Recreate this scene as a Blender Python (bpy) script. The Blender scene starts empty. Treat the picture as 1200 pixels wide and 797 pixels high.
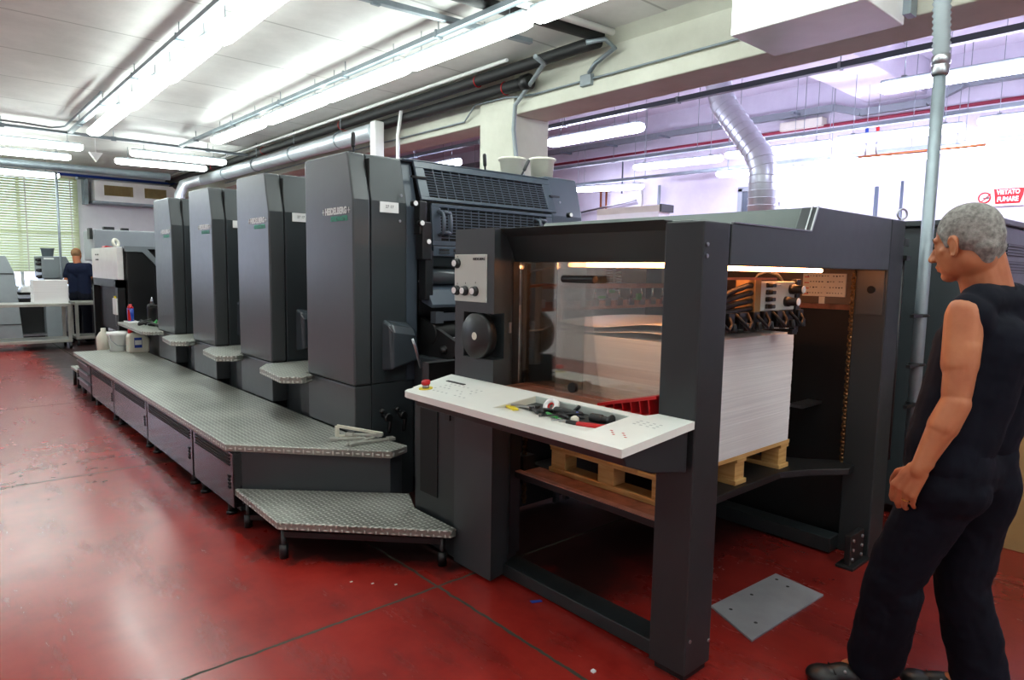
import bpy, math, random
from mathutils import Vector, Matrix
random.seed(7)
C = bpy.context.scene.collection
SC = bpy.context.scene

# ------------------------------------------------------------------ materials
def srgb(h):
    h = h.lstrip('#'); r = []
    for i in (0, 2, 4):
        c = int(h[i:i+2], 16) / 255.
        r.append(c / 12.92 if c <= .04045 else ((c + .055) / 1.055) ** 2.4)
    return (r[0], r[1], r[2], 1)

class N:
    """tiny node helper"""
    def __init__(s, name):
        s.m = bpy.data.materials.new(name); s.m.use_nodes = True
        s.t = s.m.node_tree; s.n = s.t.nodes; s.l = s.t.links
        s.b = s.n['Principled BSDF']; s.out = s.n['Material Output']
        s.tc = None
    def add(s, typ, **k):
        n = s.n.new(typ)
        for a, v in k.items(): setattr(n, a, v)
        return n
    def link(s, a, b): s.l.new(a, b)
    def coord(s):
        if not s.tc: s.tc = s.add('ShaderNodeTexCoord')
        return s.tc.outputs['Object']
    def pos(s):
        g = s.add('ShaderNodeNewGeometry'); return g.outputs['Position']
    def val(s, x, sock):
        if isinstance(x, (int, float)): sock.default_value = x
        elif isinstance(x, tuple): sock.default_value = x
        else: s.link(x, sock)
    def math(s, op, a, b=0, c=None, clamp=False):
        n = s.add('ShaderNodeMath', operation=op); n.use_clamp = clamp
        s.val(a, n.inputs[0]); s.val(b, n.inputs[1])
        if c is not None: s.val(c, n.inputs[2])
        return n.outputs[0]
    def sep(s, v):
        n = s.add('ShaderNodeSeparateXYZ'); s.link(v, n.inputs[0]); return n.outputs
    def comb(s, x, y, z):
        n = s.add('ShaderNodeCombineXYZ')
        for i, a in enumerate((x, y, z)): s.val(a, n.inputs[i])
        return n.outputs[0]
    def noise(s, vec, scale, detail=4, rough=.55):
        n = s.add('ShaderNodeTexNoise'); s.link(vec, n.inputs['Vector'])
        n.inputs['Scale'].default_value = scale; n.inputs['Detail'].default_value = detail
        n.inputs['Roughness'].default_value = rough
        return n.outputs['Fac']
    def ramp(s, fac, stops):
        n = s.add('ShaderNodeValToRGB'); s.link(fac, n.inputs[0])
        e = n.color_ramp.elements
        while len(e) < len(stops): e.new(.5)
        for i, (p, c) in enumerate(stops):
            e[i].position = p; e[i].color = c if isinstance(c, tuple) else (c, c, c, 1)
        return n.outputs[0]
    def mix(s, f, a, b, mode='MIX'):
        n = s.add('ShaderNodeMix', data_type='RGBA', blend_type=mode)
        s.val(f, n.inputs[0]); s.val(a, n.inputs[6]); s.val(b, n.inputs[7])
        return n.outputs[2]
    def bump(s, h, strength=.3, dist=.002):
        n = s.add('ShaderNodeBump'); n.inputs['Strength'].default_value = strength
        n.inputs['Distance'].default_value = dist
        s.link(h, n.inputs['Height']); s.link(n.outputs[0], s.b.inputs['Normal'])
    def set(s, **k):
        for a, v in k.items(): s.val(v, s.b.inputs[a.replace('_', ' ')])

def mat(name, col, rough=.5, metal=0., var=.08, bump=0., bscale=300, spec=.5, trans=0., vscale=6):
    n = N(name); c = srgb(col)
    p = n.coord()
    if var:
        f = n.noise(p, vscale, 5)
        lo = tuple(x * (1 - var) for x in c[:3]) + (1,); hi = tuple(min(1, x * (1 + var)) for x in c[:3]) + (1,)
        n.link(n.ramp(f, [(.3, lo), (.7, hi)]), n.b.inputs['Base Color'])
        r = n.noise(p, vscale * 3, 4)
        n.link(n.math('MULTIPLY_ADD', r, .1, rough - .05), n.b.inputs['Roughness'])
    else:
        n.set(Base_Color=c, Roughness=rough)
    n.set(Metallic=metal, Specular_IOR_Level=spec, Transmission_Weight=trans)
    if bump: n.bump(n.noise(p, bscale, 2), bump, .001)
    return n.m

def emis(name, col, strength):
    n = N(name); c = srgb(col)
    n.set(Base_Color=(.8, .8, .8, 1), Roughness=.4, Emission_Color=c, Emission_Strength=strength)
    return n.m

M = {}
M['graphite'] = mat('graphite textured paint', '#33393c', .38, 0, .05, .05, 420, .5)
M['graphite_lit'] = mat('graphite paint lit copy', '#424648', .31, 0, .03, .04, 420, .55)  # lighter copy of graphite, brightness of the lit covers put in the colour
M['frame'] = mat('dark delivery paint', '#262b2d', .42, 0, .05, .05, 420, .45)
M['dark'] = mat('black machine interior', '#151617', .5, 0, .2)
M['black'] = mat('black plastic', '#121314', .38, 0, .1)
M['rubber'] = mat('black rubber hose', '#0e0e0f', .55, 0, .1)
M['gap'] = mat('black joint', '#050505', .8, 0, 0)
M['bluegrey'] = mat('blue grey guard paint', '#454f5a', .33, 0, .05, .03, 400)
M['steel'] = mat('brushed steel', '#a9acb0', .32, 1, .1)
M['chrome'] = mat('polished roller steel', '#c8ccd2', .16, 1, .05)
M['galv'] = mat('galvanised steel', '#8f9aa0', .5, .6, .15, .1, 60)
M['duct'] = mat('spiral duct metal', '#d8e0e6', .36, .6, .08)
M['alu'] = mat('cast aluminium', '#b9b8b0', .45, .7, .12)
M['whitepaint'] = mat('cream white console paint', '#e9ece6', .35, 0, .03)
M['trayin'] = mat('pale mint tray lining', '#c9d6cf', .45, 0, .04)
M['panelwhite'] = mat('pale grey control panel', '#c3c9c1', .45, 0, .04)
M['white'] = mat('white enamel', '#efefee', .22, 0, .04)
M['offwhite'] = mat('off white plastic', '#dcd9c8', .5, 0, .06)
M['red'] = mat('red plastic', '#c01016', .35, 0, .1)
M['yellow'] = mat('yellow plastic', '#e0cc28', .45, 0, .1)
M['green'] = mat('green plastic', '#2c8a3c', .45, 0, .1)
M['blue'] = mat('blue paint', '#1c3f9c', .4, 0, .1)
M['lime'] = mat('lettering green', '#1d8f6d', .5, 0, 0)
M['letter'] = mat('lettering white', '#d9dcd8', .4, 0, 0)
M['ink'] = mat('lettering black', '#141414', .5, 0, 0)
M['greyink'] = mat('faint grey key print', '#bcc0be', .5, 0, 0)
M['redpipe'] = mat('dark red pipe paint', '#8a2038', .45, 0, .1)
M['copper'] = mat('copper pipe', '#b46a42', .35, .9, .15)
M['wood'] = None
M['rust'] = mat('worn brown boards', '#8e5d48', .55, 0, .4, .3, 60, vscale=14)
M['cardboard'] = mat('brown cardboard', '#9a7a4e', .8, 0, .08)
M['lightgrey'] = mat('light grey press enamel', '#8f979b', .4, 0, .05)
M['midgrey'] = mat('mid grey press enamel', '#6f777b', .42, 0, .05)
M['skin'] = None
M['navy'] = mat('navy cotton shirt', '#070a17', .85, 0, .15, .4, 500, .2)
M['navyblue'] = mat('blue navy shirt', '#10182f', .85, 0, .15, .3, 500, .2)
M['trouser'] = mat('dark navy work trousers', '#090c18', .85, 0, .15, .4, 600, .2)
M['shoe'] = mat('black leather', '#0d0d0e', .42, 0, .1)
M['hairgrey'] = mat('short grey hair', '#86847f', .9, 0, .45, .9, 420, .2, vscale=70)
M['hairdark'] = mat('cropped brown hair', '#8a6a4c', .9, 0, .2, .5, 300, .2)
M['gold'] = mat('gold ring metal', '#d7a548', .25, 1, 0)
M['pvc'] = mat('grey plastic conduit', '#868f93', .45, 0, .05)
M['lagging'] = mat('black foam lagging', '#141516', .6, 0, .3)

def skin():
    n = N('tanned skin'); p = n.coord()
    f = n.noise(p, 9, 5)
    n.link(n.ramp(f, [(.3, srgb('#a65f3c')), (.7, srgb('#bd7a52'))]), n.b.inputs['Base Color'])
    n.set(Roughness=.5, Subsurface_Weight=.08, Subsurface_Scale=.02, Subsurface_Radius=(1, .4, .2))
    n.bump(n.noise(p, 160, 4), .15, .001)
    return n.m
M['skin'] = skin()

def wood():
    n = N('pale pine'); p = n.coord(); s = n.sep(p)
    v = n.comb(n.math('MULTIPLY', s[0], 4), n.math('MULTIPLY', s[1], 4), n.math('MULTIPLY', s[2], 60))
    f = n.noise(v, 1, 4)
    n.link(n.ramp(f, [(.3, srgb('#b98a48')), (.7, srgb('#d9b273'))]), n.b.inputs['Base Color'])
    n.set(Roughness=.65); return n.m
M['wood'] = wood()

def paper(name='stacked white paper', line=170, c0='#dededf', c1='#f2f2f1'):
    n = N(name); p = n.coord(); s = n.sep(p)
    v = n.comb(n.math('MULTIPLY', s[0], 1.2), n.math('MULTIPLY', s[1], 1.2), n.math('MULTIPLY', s[2], line))
    f = n.noise(v, 1, 5, .7)
    n.link(n.ramp(f, [(.3, srgb(c0)), (.65, srgb(c1))]), n.b.inputs['Base Color'])
    n.set(Roughness=.7); n.bump(f, .2, .001); return n.m
M['paper'] = paper()
M['sheet'] = mat('loose white sheet', '#ececea', .45, 0, .03)

def tread():
    n = N('steel tread plate'); p = n.pos(); s = n.sep(p)
    g = n.add('ShaderNodeNewGeometry'); nn = n.sep(g.outputs['Normal'])
    top = n.math('GREATER_THAN', n.math('ABSOLUTE', nn[2]), .5)
    side = n.math('SUBTRACT', 1, top)
    k = 1 / .030
    u0 = n.math('ADD', n.math('MULTIPLY', s[0], top), n.math('MULTIPLY', n.math('MULTIPLY', n.math('SUBTRACT', s[0], s[1]), .72), side))
    v0 = n.math('ADD', n.math('MULTIPLY', s[1], top), n.math('MULTIPLY', s[2], side))
    u = n.math('MULTIPLY', u0, k); v = n.math('MULTIPLY', v0, k)
    fu = n.math('SUBTRACT', n.math('FRACT', u), .5); fv = n.math('SUBTRACT', n.math('FRACT', v), .5)
    par = n.math('FLOORED_MODULO', n.math('ADD', n.math('FLOOR', u), n.math('FLOOR', v)), 2)
    ip = n.math('SUBTRACT', 1, par)
    A = n.math('ADD', n.math('MULTIPLY', fu, ip), n.math('MULTIPLY', fv, par))
    B = n.math('ADD', n.math('MULTIPLY', fv, ip), n.math('MULTIPLY', fu, par))
    d = n.math('ADD', n.math('POWER', n.math('DIVIDE', n.math('ABSOLUTE', A), .47), 2), n.math('POWER', n.math('DIVIDE', n.math('ABSOLUTE', B), .20), 2))
    h = n.math('SUBTRACT', 1.15, d, clamp=True)
    w = n.noise(p, 3.2, 5)
    base = n.ramp(w, [(.3, srgb('#787a72')), (.68, srgb('#a2a49b'))])
    col = n.mix(h, base, srgb('#d6d8d0'))
    n.link(col, n.b.inputs['Base Color'])
    n.link(n.math('MULTIPLY_ADD', w, .3, .22), n.b.inputs['Roughness'])
    n.set(Metallic=.45)
    n.bump(h, 1.0, .0045); return n.m
M['tread'] = tread()

def floor_mat():
    n = N('red resin floor'); p = n.pos(); s = n.sep(p)
    big = n.noise(p, .55, 5, .6); mid = n.noise(p, 3.2, 6, .65); fine = n.noise(p, 40, 3)
    stretch = n.comb(n.math('MULTIPLY', s[0], 3.0), n.math('MULTIPLY', s[1], .8), 0)
    wear = n.noise(stretch, 1.5, 6, .7)
    c = n.mix(n.ramp(mid, [(.3, 0.), (.72, 1.)]), srgb('#861d18'), srgb('#a83028'))
    c = n.mix(n.ramp(wear, [(.5, 0.), (.8, .55)]), c, srgb('#4a1b18'))
    # oily grime, plus shade painted into the colour under and along the machine
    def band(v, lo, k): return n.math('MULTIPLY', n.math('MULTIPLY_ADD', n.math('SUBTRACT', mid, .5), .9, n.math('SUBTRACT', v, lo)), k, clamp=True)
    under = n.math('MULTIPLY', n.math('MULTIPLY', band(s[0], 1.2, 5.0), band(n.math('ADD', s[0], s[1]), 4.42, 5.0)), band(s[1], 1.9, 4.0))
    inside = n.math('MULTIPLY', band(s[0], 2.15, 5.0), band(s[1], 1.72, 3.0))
    grime_shade = n.math('MAXIMUM', under, inside)
    grime_shade = n.math('MULTIPLY', n.math('MULTIPLY', grime_shade, n.math('SUBTRACT', 5.0, s[0], clamp=True)), .93, clamp=True)
    c = n.mix(grime_shade, c, srgb('#1c1817'))
    dirt_dim = n.math('MULTIPLY', n.math('MULTIPLY', band(s[0], 1.9, 1.2), n.math('LESS_THAN', s[1], 4.0)), .5)  # dirt and the dimmer light of the near right, painted as one band
    c = n.mix(dirt_dim, c, srgb('#351614'))
    # scuffs and dust
    sc = n.noise(p, 9, 8, .8)
    c = n.mix(n.ramp(sc, [(.64, 0.), (.85, .12)]), c, srgb('#d08a7a'))
    # saw-cut joints every three metres
    wob = n.math('MULTIPLY', n.math('SUBTRACT', n.noise(p, 14, 4), .5), .022)
    def joint(v, off):
        q = n.math('ADD', n.math('SUBTRACT', v, off), wob)
        q = n.math('SUBTRACT', q, n.math('MULTIPLY', n.math('ROUND', n.math('DIVIDE', q, 2.98)), 2.98))
        return n.math('LESS_THAN', n.math('ABSOLUTE', q), .0075)
    j = n.math('MAXIMUM', joint(s[0], 1.75), joint(s[1], 2.485))
    c = n.mix(j, c, srgb('#3a392c'))
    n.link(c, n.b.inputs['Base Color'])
    r = n.math('MULTIPLY_ADD', wear, .26, .12)
    r = n.math('ADD', r, n.math('MULTIPLY', j, .5)); r = n.math('ADD', r, n.math('MULTIPLY', grime_shade, .12))
    n.link(r, n.b.inputs['Roughness'])
    n.set(Specular_IOR_Level=.55)
    h = n.math('ADD', n.math('MULTIPLY', big, 1.0), n.math('MULTIPLY', fine, .03))
    h = n.math('SUBTRACT', h, n.math('MULTIPLY', j, 1.5))
    n.bump(h, .25, .004); return n.m
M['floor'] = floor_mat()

def ceil_mat():
    n = N('painted ceiling panels'); p = n.pos(); s = n.sep(p)
    q = n.math('SUBTRACT', s[1], 8.2)
    q = n.math('SUBTRACT', q, n.math('MULTIPLY', n.math('ROUND', n.math('DIVIDE', q, 1.22)), 1.22))
    j = n.math('LESS_THAN', n.math('ABSOLUTE', q), .012)
    f = n.noise(p, 1.3, 6, .62)
    c = n.ramp(f, [(.3, srgb('#c4c2be')), (.7, srgb('#e2e0dc'))])
    c = n.mix(n.math('MULTIPLY', j, .55), c, srgb('#75726c'))
    n.link(c, n.b.inputs['Base Color']); n.set(Roughness=.42)
    h = n.math('SUBTRACT', n.noise(p, 2.5, 4), n.math('MULTIPLY', j, .6)); n.bump(h, .35, .02)
    return n.m
M['ceiling'] = ceil_mat()

def plaster(name, a, b, rough=.85, seam=0):
    n = N(name); p = n.pos()
    f = n.noise(p, 1.7, 7, .65)
    c = n.ramp(f, [(.3, srgb(a)), (.7, srgb(b))])
    sp = n.noise(p, 22, 6, .8)
    c = n.mix(n.ramp(sp, [(.7, 0.), (.8, .4)]), c, srgb('#8d8b7e'))
    n.link(c, n.b.inputs['Base Color']); n.set(Roughness=rough)
    n.bump(n.noise(p, 30, 6), .3, .006); return n.m
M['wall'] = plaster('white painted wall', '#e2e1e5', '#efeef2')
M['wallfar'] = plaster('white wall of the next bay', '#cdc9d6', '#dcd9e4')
M['concrete'] = plaster('cream painted concrete', '#c3c3b4', '#d6d6c8')

def blind_mat():
    n = N('pale green blind slats')
    n.set(Base_Color=srgb('#dde3c0'), Roughness=.5, Transmission_Weight=0.0)
    tr = n.add('ShaderNodeBsdfTranslucent'); tr.inputs['Color'].default_value = srgb('#e4efc4')
    mx = n.add('ShaderNodeMixShader'); mx.inputs[0].default_value = .22
    n.link(n.b.outputs[0], mx.inputs[1]); n.link(tr.outputs[0], mx.inputs[2]); n.link(mx.outputs[0], n.out.inputs[0])
    return n.m
M['blind'] = blind_mat()

def glass(name, tint, rough=.02):
    n = N(name)
    tp = n.add('ShaderNodeBsdfTransparent'); tp.inputs[0].default_value = tint
    gl = n.add('ShaderNodeBsdfGlossy'); gl.inputs['Roughness'].default_value = rough
    fr = n.add('ShaderNodeFresnel'); fr.inputs[0].default_value = 1.5
    f = n.math('MULTIPLY_ADD', fr.outputs[0], .7, .01)
    mx = n.add('ShaderNodeMixShader'); n.link(f, mx.inputs[0])
    n.link(tp.outputs[0], mx.inputs[1]); n.link(gl.outputs[0], mx.inputs[2]); n.link(mx.outputs[0], n.out.inputs[0])
    return n.m
M['glass'] = glass('clear guard pane', (.95, .96, .93, 1))
M['winglass'] = glass('window glass', (.95, .97, 1, 1))

M['hood_sheen'] = mat('green grey roof paint with ceiling sheen', '#55635f', .3, 0, .05, .15, 400)  # paler colour carries the ceiling light seen on the delivery roof
M['chainmetal'] = mat('oily chain steel', '#8a6a48', .35, .9, .2)
M['backplate'] = mat('beige inner plate', '#5e4d3e', .4, 0, .1)
M['plate'] = mat('scuffed steel plate', '#8c8f94', .42, .25, .15, .15, 90, vscale=5)
M['brassy'] = mat('brass coloured grille', '#9a9268', .5, .3, .15)
M['purple_door'] = mat('dark reflective cabinet paint', '#1f1b1f', .2, 0, .04, 0, 400, .6)
M['wornedge'] = mat('worn pinkish steel edge', '#b58472', .4, .2, .3, vscale=20)
M['gloss'] = mat('glossy dark cover', '#3d444a', .2, 0, .04)
M['tube'] = emis('warm white tube diffuser', '#f0fcf7', 7.5)
M['tubeblue'] = emis('cool violet tube diffuser', '#e2e2ff', 15)
M['orange'] = emis('orange glowing tube', '#ffa064', 15)
M['sky'] = emis('daylight beyond the glass', '#f4f2ff', 3.0)

# ------------------------------------------------------------------ mesh helpers
ORG = {}
def org(o): return ORG.get(o.name, Vector((0, 0, 0)))

class MB:
    def __init__(s): s.v = []; s.f = []; s.sm = []; s.mi = []
    def _a(s, vs, fs, smooth=False, mi=0):
        k = len(s.v); s.v += [Vector(v) for v in vs]
        for i, f in enumerate(fs):
            s.f.append(tuple(k + a for a in f)); s.sm.append(smooth if isinstance(smooth, bool) else smooth[i]); s.mi.append(mi)
        return s
    def box(s, x0, y0, z0, x1, y1, z1, mi=0):
        x0, x1 = sorted((x0, x1)); y0, y1 = sorted((y0, y1)); z0, z1 = sorted((z0, z1))
        v = [(x0,y0,z0),(x1,y0,z0),(x1,y1,z0),(x0,y1,z0),(x0,y0,z1),(x1,y0,z1),(x1,y1,z1),(x0,y1,z1)]
        return s._a(v, [(0,3,2,1),(4,5,6,7),(0,1,5,4),(1,2,6,5),(2,3,7,6),(3,0,4,7)], mi=mi)
    def obox(s, c, u, v, w, mi=0):
        """oriented box: centre and three half-axis vectors"""
        c, u, v, w = map(Vector, (c, u, v, w))
        if u.cross(v).dot(w) < 0: u = -u
        p = [c - u - v - w, c + u - v - w, c + u + v - w, c - u + v - w, c - u - v + w, c + u - v + w, c + u + v + w, c - u + v + w]
        return s._a(p, [(0,3,2,1),(4,5,6,7),(0,1,5,4),(1,2,6,5),(2,3,7,6),(3,0,4,7)], mi=mi)
    def bar(s, a, b, w, h, mi=0, up=(0, 0, 1)):
        a, b = Vector(a), Vector(b); d = (b - a) / 2; up = Vector(up)
        sd = d.cross(up)
        if sd.length < 1e-6: sd = d.cross(Vector((1, 0, 0)))
        sd.normalize(); u2 = sd.cross(d).normalized()
        return s.obox((a + b) / 2, d, sd * w / 2, u2 * h / 2, mi)
    def prism(s, pts, axis, a0, a1, mi=0):
        """polygon extruded along an axis; pts are the two other coordinates in xyz order"""
        n = len(pts)
        def P(p, a):
            if axis == 'x': return (a, p[0], p[1])
            if axis == 'y': return (p[0], a, p[1])
            return (p[0], p[1], a)
        area = sum(pts[i][0] * pts[(i + 1) % n][1] - pts[(i + 1) % n][0] * pts[i][1] for i in range(n))
        pts = list(pts)
        if (area < 0) != (axis == 'y'): pts.reverse()
        if a0 > a1: a0, a1 = a1, a0
        v = [P(p, a0) for p in pts] + [P(p, a1) for p in pts]
        f = [tuple(range(n - 1, -1, -1)), tuple(range(n, 2 * n))] + [(i, (i + 1) % n, n + (i + 1) % n, n + i) for i in range(n)]
        return s._a(v, f, mi=mi)
    def tube(s, path, r, seg=12, mi=0, cap=True):
        path = [Vector(p) for p in path]; rs = r if isinstance(r, (list, tuple)) else [r] * len(path)
        n = len(path); vs = []; ref = None
        for i, p in enumerate(path):
            t = (path[min(i + 1, n - 1)] - path[max(i - 1, 0)]).normalized()
            if ref is None:
                ref = Vector((0, 0, 1)) if abs(t.z) < .9 else Vector((1, 0, 0))
            ref = (ref - t * ref.dot(t)); ref.normalize(); b = t.cross(ref)
            for k in range(seg):
                a = 2 * math.pi * k / seg
                vs.append(p + (ref * math.cos(a) + b * math.sin(a)) * rs[i])
        fs = []; sm = []
        for i in range(n - 1):
            for k in range(seg):
                k2 = (k + 1) % seg
                fs.append((i * seg + k, i * seg + k2, (i + 1) * seg + k2, (i + 1) * seg + k)); sm.append(True)
        if cap:
            fs.append(tuple(range(seg - 1, -1, -1))); sm.append(False)
            fs.append(tuple((n - 1) * seg + k for k in range(seg))); sm.append(False)
        return s._a(vs, fs, sm, mi)
    def cyl(s, a, b, r, r2=None, seg=20, mi=0): return s.tube([a, b], [r, r if r2 is None else r2], seg, mi)
    def lathe(s, base, prof, axis=(0, 0, 1), seg=24, mi=0):
        """prof: (radius, height) pairs along the axis"""
        base = Vector(base); ax = Vector(axis).normalized()
        return s.tube([base + ax * (h + i * 1e-5) for i, (r, h) in enumerate(prof)], [max(r, 1e-4) for r, h in prof], seg, mi) if False else s._lathe(base, prof, ax, seg, mi)
    def _lathe(s, base, prof, ax, seg, mi):
        ref = Vector((0, 0, 1)) if abs(ax.z) < .9 else Vector((1, 0, 0))
        ref = (ref - ax * ref.dot(ax)).normalized(); b = ax.cross(ref); vs = []; fs = []; sm = []
        for r, h in prof:
            for k in range(seg):
                a = 2 * math.pi * k / seg
                vs.append(base + ax * h + (ref * math.cos(a) + b * math.sin(a)) * max(r, 1e-4))
        for i in range(len(prof) - 1):
            for k in range(seg):
                k2 = (k + 1) % seg
                fs.append((i * seg + k, i * seg + k2, (i + 1) * seg + k2, (i + 1) * seg + k))
                sm.append(True)
        fs.append(tuple(range(seg - 1, -1, -1))); sm.append(False)
        n = len(prof); fs.append(tuple((n - 1) * seg + k for k in range(seg))); sm.append(False)
        return s._a(vs, fs, sm, mi)
    def torus(s, c, R, r, axis=(0, 0, 1), seg=28, s2=10, mi=0, a0=0, a1=2 * math.pi):
        c = Vector(c); ax = Vector(axis).normalized()
        ref = Vector((0, 0, 1)) if abs(ax.z) < .9 else Vector((1, 0, 0))
        ref = (ref - ax * ref.dot(ax)).normalized(); b = ax.cross(ref)
        full = abs(a1 - a0 - 2 * math.pi) < 1e-4
        pts = [c + (ref * math.cos(a0 + (a1 - a0) * i / seg) + b * math.sin(a0 + (a1 - a0) * i / seg)) * R for i in range(seg + 1)]
        return s.tube(pts, r, s2, mi, cap=not full)
    def sphere(s, c, r, seg=16, rings=10, mi=0, R=None):
        c = Vector(c); rx, ry, rz = (r, r, r) if isinstance(r, (int, float)) else r
        vs = []; fs = []
        R = R or Matrix.Identity(3)
        for i in range(1, rings):
            t = math.pi * i / rings
            for k in range(seg):
                a = 2 * math.pi * k / seg
                vs.append(c + R @ Vector((rx * math.sin(t) * math.cos(a), ry * math.sin(t) * math.sin(a), rz * math.cos(t))))
        top = len(vs); vs.append(c + R @ Vector((0, 0, rz))); bot = len(vs); vs.append(c + R @ Vector((0, 0, -rz)))
        for i in range(rings - 2):
            for k in range(seg):
                k2 = (k + 1) % seg
                fs.append((i * seg + k, (i + 1) * seg + k, (i + 1) * seg + k2, i * seg + k2))
        for k in range(seg):
            k2 = (k + 1) % seg
            fs.append((top, k, k2)); o = (rings - 2) * seg; fs.append((bot, o + k2, o + k))
        return s._a(vs, fs, True, mi)
    def cap(s, a, b, ra, rb=None, seg=16):
        """closed tapered capsule (round ends)"""
        rb = ra if rb is None else rb; a, b = Vector(a), Vector(b); d = (b - a)
        L = d.length; t = d / L; prof = []
        for i in range(0, 7):
            q = math.pi / 2 * i / 6; prof.append((ra * math.sin(q), -ra * math.cos(q)))
        for i in range(0, 7):
            q = math.pi / 2 * i / 6; prof.append((rb * math.cos(q), L + rb * math.sin(q)))
        return s._lathe(a, prof, t, seg, 0)
    def build(s, name, m, parent=None, bevel=0, seg=2, **tags):
        me = bpy.data.meshes.new(name)
        o = org(parent) if parent else Vector((0, 0, 0))
        if parent is None and s.v:      # origin at the base of the thing
            xs = [v.x for v in s.v]; ys = [v.y for v in s.v]; zs = [v.z for v in s.v]
            o = Vector(((min(xs) + max(xs)) / 2, (min(ys) + max(ys)) / 2, min(zs)))
        me.from_pydata([tuple(v - o) for v in s.v], [], s.f)
        me.polygons.foreach_set('use_smooth', s.sm)
        ms = m if isinstance(m, (list, tuple)) else [m]
        for q in ms: me.materials.append(M[q] if isinstance(q, str) else q)
        if len(ms) > 1: me.polygons.foreach_set('material_index', s.mi)
        me.update()
        ob = bpy.data.objects.new(name, me); C.objects.link(ob)
        if parent: ob.parent = parent
        else: ob.location = o
        ORG[ob.name] = o
        if bevel:
            b = ob.modifiers.new('Bevel', 'BEVEL'); b.width = bevel; b.segments = seg
            b.limit_method = 'ANGLE'; b.angle_limit = math.radians(35); b.harden_normals = False
        for k, v in tags.items(): ob[k] = v
        return ob

def tag(o, label=None, cat=None, group=None, kind=None):
    if label: o['label'] = label
    if cat: o['category'] = cat
    if group: o['group'] = group
    if kind: o['kind'] = kind
    return o
def thing(name, label, cat, loc, group=None):
    o = bpy.data.objects.new(name, None); C.objects.link(o); o.empty_display_size = .1
    o.location = loc; ORG[o.name] = Vector(loc); tag(o, label, cat, group); return o
def struct(o): o['kind'] = 'structure'; return o
def copy_tree(o, parent=None):
    c = o.copy(); C.objects.link(c); c.parent = parent; ORG[c.name] = ORG.get(o.name, Vector())
    for ch in list(o.children): copy_tree(ch, c)
    return c
def smooth_remesh(o, voxel, it=6, fac=.6):
    r = o.modifiers.new('Remesh', 'REMESH'); r.mode = 'VOXEL'; r.voxel_size = voxel; r.use_smooth_shade = True
    s = o.modifiers.new('Smooth', 'SMOOTH'); s.factor = fac; s.iterations = it
    return o
def text(body, size, origin, xdir, up, m, parent, name='lettering', depth=.001, sx=1.0, align='CENTER', bold=0, label=None):
    cu = bpy.data.curves.new('t', 'FONT'); cu.body = body; cu.size = size; cu.extrude = depth / 2
    cu.align_x = align; cu.align_y = 'CENTER'; cu.offset = bold; cu.resolution_u = 3
    ob = bpy.data.objects.new('t', cu); C.objects.link(ob)
    dg = bpy.context.evaluated_depsgraph_get(); dg.update()
    me = bpy.data.meshes.new_from_object(ob.evaluated_get(dg))
    xd = Vector(xdir).normalized(); u = Vector(up).normalized(); nz = xd.cross(u)
    R = Matrix((xd * sx, u, nz)).transposed()
    og = org(parent) if parent else Vector()
    for v in me.vertices: v.co = R @ v.co + Vector(origin) - og
    bpy.data.objects.remove(ob); bpy.data.curves.remove(cu)
    me.name = name; me.materials.clear(); me.materials.append(M[m])
    o = bpy.data.objects.new(name, me); C.objects.link(o)
    if parent: o.parent = parent
    ORG[o.name] = og
    if label: o['label'] = label
    return o

# ------------------------------------------------------------------ camera
cam = bpy.data.cameras.new('camera'); co = bpy.data.objects.new('camera', cam); C.objects.link(co)
f_px = 779.0
import mathutils
def _d(px, py): return Vector((px - 600, py - 398.5, f_px)).normalized()
_Y = _d(-91, 306); _X = _d(1487, 331); _X = (_X - _Y * _X.dot(_Y)).normalized(); _Z = _X.cross(_Y)
if _Z.y > 0: _Z = -_Z
R3 = Matrix(((_X.x, -_X.y, -_X.z), (_Y.x, -_Y.y, -_Y.z), (_Z.x, -_Z.y, -_Z.z)))
co.matrix_world = Matrix.Translation((0, 0, 1.5)) @ R3.to_4x4()
cam.sensor_width = 36; cam.lens = f_px / 1200 * 36; cam.clip_start = .05; cam.clip_end = 100
SC.camera = co
SC.view_settings.view_transform = 'Standard'; SC.view_settings.look = 'None'
SC.view_settings.gamma = 1; SC.view_settings.use_curve_mapping = False
SC.view_settings.exposure = 1.22
w = bpy.data.worlds.new('world'); SC.world = w; w.use_nodes = True
w.node_tree.nodes['Background'].inputs[0].default_value = (.75, .82, 1, 1)
w.node_tree.nodes['Background'].inputs[1].default_value = 2.0

# ------------------------------------------------------------------ the room
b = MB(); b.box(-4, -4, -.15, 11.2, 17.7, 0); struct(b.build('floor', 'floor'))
b = MB(); b.box(-4, -4, 3.55, 4.62, 17.7, 3.7); struct(b.build('ceiling', 'ceiling'))
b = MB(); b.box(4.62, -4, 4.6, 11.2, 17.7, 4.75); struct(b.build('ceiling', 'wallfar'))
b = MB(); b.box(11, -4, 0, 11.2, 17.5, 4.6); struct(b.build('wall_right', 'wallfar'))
b = MB(); b.box(-4.2, -4, 0, -4, 17.5, 3.55); struct(b.build('wall_left', 'wall'))
b = MB(); b.box(-4.2, -4.2, 0, 11.2, -4, 4.6); struct(b.build('wall_front', 'wall'))
b = MB()   # back wall with the window opening
b.box(-4.2, 17.5, 0, 11.2, 17.7, .95); b.box(-4.2, 17.5, 3.36, 11.2, 17.7, 4.6)
b.box(-4.2, 17.5, .95, -3.4, 17.7, 3.36); b.box(-1.1, 17.5, .95, -.6, 17.7, 3.36); b.box(2.62, 17.5, .95, 11.2, 17.7, 3.36)
struct(b.build('wall_back', 'wall'))
b = MB()
b.box(4.62, -4, 3.18, 5.02, 5.22, 4.6); b.box(4.59, -4, 3.07, 5.05, 5.22, 3.2)
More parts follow.
